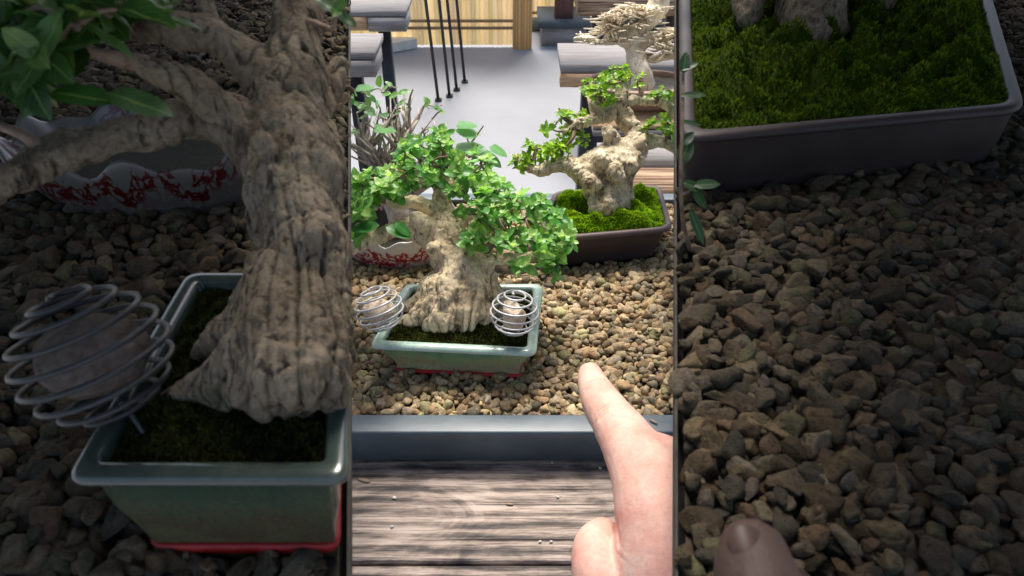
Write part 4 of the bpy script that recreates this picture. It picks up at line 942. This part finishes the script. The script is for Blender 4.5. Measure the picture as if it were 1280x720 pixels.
# ------------------------------------------------------------------ pointing hands
def hand(J, mat, nailmat, label, voxel, nail, group=None, folds=()):
    """J: list of chains of (point, radius)"""
    loc = J[0][0][0]; t = empty('hand', loc, label, 'hand', group); m = MB()
    for ch in J: tube(m, [c[0] for c in ch], [c[1] for c in ch], 20, 6)
    fo = [(Vector(c), Vector(a).normalized(), sg, am, fq) for c, a, sg, am, fq in folds]
    def skin_disp(p):
        d = .00016*noise.noise(p*260)+.0005*noise.noise(p*55)
        for c, a, sg, am, fq in fo:
            v = p-c; q = v.length
            if q < sg*3.5:
                u = v.dot(a); w = v-a*u
                d -= am*math.exp(-(u/sg)**2)*max(0, math.cos(u*fq+1.4*noise.noise(p*160)))**3*math.exp(-(w.length/(sg*3))**4)
        return d
    me = remeshed(m, voxel, 7, skin_disp); link('skin', me, mat, t)
    c, d, n_, l, w_ = nail; d = d/np.linalg.norm(d); n_ = n_-d*np.dot(n_, d); n_ /= np.linalg.norm(n_); s = np.cross(n_, d); V = []
    N1, N2 = 8, 8
    for i in range(N1+1):
        u = i/N1*2-1
        for j in range(N2+1):
            v = j/N2*2-1; ww = w_*(1-.12*(abs(u)**3))*(1 if abs(u) < .99 else .9); aa = v*1.05
            V.append(c+d*(u*l-(.12*l*v*v if u > .5 else -.1*l*v*v if u < -.5 else 0))+s*(math.sin(aa)*ww)+n_*((math.cos(aa)-1)*ww*.8-.08*l*u*u))
    q = [(i*(N2+1)+j, i*(N2+1)+j+1, (i+1)*(N2+1)+j+1, (i+1)*(N2+1)+j) for i in range(N1) for j in range(N2)]
    nm = MB(); nm.add(V, q); nm.build('fingernail', nailmat, t); return t
def HP(x, y, d, r): return (P(x, y, d), r*d/F)
J = [
 [HP(738, 468, .450, 15.5), HP(742, 482, .440, 19.5), HP(751, 501, .425, 24.5), HP(765, 523, .405, 28.5), HP(782, 548, .385, 34), HP(799, 578, .365, 41), HP(814, 614, .350, 48), HP(822, 660, .340, 54), HP(828, 720, .335, 60), HP(836, 800, .335, 62), HP(850, 900, .335, 58)],
 [HP(822, 585, .366, 40), HP(846, 640, .356, 58), HP(866, 710, .352, 64), HP(880, 800, .345, 64), HP(890, 900, .345, 60)],
 [HP(800, 560, .375, 26), HP(838, 572, .372, 26), HP(870, 590, .375, 34)],
 [HP(896, 618, .385, 38), HP(900, 680, .37, 54), HP(910, 780, .36, 60), HP(915, 900, .355, 56)],
 [HP(846, 606, .375, 36), HP(850, 575, .40, 28), HP(856, 590, .44, 24), HP(866, 640, .44, 20)],
 [HP(896, 612, .385, 34), HP(893, 580, .41, 27), HP(898, 600, .45, 23), HP(904, 640, .45, 19)],
 [HP(940, 640, .39, 30), HP(935, 600, .42, 24), HP(940, 625, .45, 20), HP(945, 655, .45, 17)],
 [HP(812, 800, .335, 46), HP(775, 765, .335, 38), HP(752, 728, .338, 36), HP(743, 700, .342, 30), HP(744, 680, .350, 26), HP(752, 668, .360, 21)],
 [HP(858, 860, .34, 74), HP(885, 960, .34, 78), HP(960, 1120, .34, 84), HP(1080, 1320, .34, 92)],
]
fd = J[0][0][0]-J[0][2][0]
hand(J, M['skin'], M['nail'], 'right hand pointing its index finger at the gravel beside the mint pot', .0011,
     (P(735.5, 461, .4432), fd, -FW*.9+UP*.75, .0048, .0050),
     folds=[(P(745, 489, .425), fd, .0026, .0010, 2300), (P(768, 525, .395), fd, .0045, .0013, 1900), (P(752, 690, .325), UP*.9+np.array((.35, 0, 0)), .0035, .0016, 1700), (P(772, 664, .338), np.array((1., .0, .2)), .0024, .0020, 900)])
# second fingertip low over the right tray
J2 = [[HP(940, 696, .178, 46), HP(948, 735, .172, 56), HP(972, 800, .165, 66), HP(1000, 880, .16, 74), HP(1030, 980, .155, 92), HP(1060, 1120, .15, 110)],
 [HP(1060, 960, .165, 80), HP(1080, 1120, .16, 110)], [HP(930, 1000, .155, 60), HP(890, 960, .155, 54), HP(880, 900, .16, 46)],
 [HP(1090, 940, .17, 60), HP(1075, 900, .185, 46), HP(1090, 940, .2, 40)], [HP(1150, 980, .17, 56), HP(1140, 940, .185, 44), HP(1150, 980, .2, 36)], [HP(1070, 1120, .15, 130), HP(1120, 1350, .14, 130), HP(1200, 1600, .14, 140)]]
fd = J2[0][0][0]-J2[0][2][0]
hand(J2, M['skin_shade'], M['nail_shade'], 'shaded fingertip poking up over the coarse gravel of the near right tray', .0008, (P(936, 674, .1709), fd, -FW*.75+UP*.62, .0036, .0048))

# small litter on the bench and the tray edge
rs = random.Random(4)
for i, (x, y, l, c) in enumerate([(455, 600, .006, 'tan'), (493, 622, .002, 'pale'), (637, 630, .0035, 'tan'), (697, 621, .0016, 'pale'), (690, 578, .0012, 'pale'), (750, 585, .0014, 'pale'), (490, 658, .0016, 'pale'), (675, 677, .0014, 'pale'), (689, 677, .0014, 'pale'), (610, 571, .0018, 'pale')]):
    p = at(x, y, WZ+.0012); v, f = icos(2); a = rs.uniform(-.6, .6)
    m = MB(); s = np.array((l, l*.3 if c == 'tan' else l*.7, .0009)); w = v*s; w = w @ np.array(Matrix.Rotation(a, 3, 'Z')).T
    w *= np.array([1+.25*noise.noise(Vector(q)*2+Vector((i, 0, 0))) for q in v])[:, None]
    m.add(w+p, tris=f); o = m.build('wood_chip' if c == 'tan' else 'crumb', M['tanpot'] if c == 'tan' else M['slab'])
    if c == 'tan': tag(o, ('thin orange wood chip at the left of the bench' if x < 500 else 'small orange wood chip in the middle of the bench'), 'wood chip', 'wood chips on the bench')
    else: tag(o, 'tiny pale crumb lying on the charred bench planks', 'crumb', 'crumbs on the bench')
p = at(817, 527, .0058); v, f = icos(2); m = MB(); m.add(v*np.array((.0042, .0012, .001)) @ np.array(Matrix.Rotation(-.7, 3, 'Z')).T+p, tris=f); o = m.build('wood_chip', M['tanpot']); tag(o, 'tan wood chip lying on the front edge of the slate grey tray', 'wood chip', 'wood chips on the bench')

# ------------------------------------------------------------------ boards added above the view, outline cut to darken only the side trays
for sx, nm in ((-1, 'left'), (1, 'right')):
    t = empty('added_shade_board', (sx*.6, .4, SZ+.3), 'added dark board out of view, shading the %s raised tray' % nm, 'added shading board', 'added shading boards over the side trays')
    rp_ = [(-1.1, -.1), (-.045, -.1), (-.045, .3), (-.078, .45), (-.14, .7), (-.18, .95), (-1.1, .95)] if sx < 0 else [(.06, -.1), (1.1, -.1), (1.1, .95), (.19, .95), (.15, .7), (.09, .45), (.06, .3)]
    b = MB(); b.prism(rp_, .62, .635); b.build('board', M['tray_dark'], t, smooth=False)
    for x in (sx*1.05,):
        for y in (-.05, .9): MB().box(x-.02, x+.02, y-.02, y+.02, FZ, .619).build('post', M['black'], t, smooth=False)
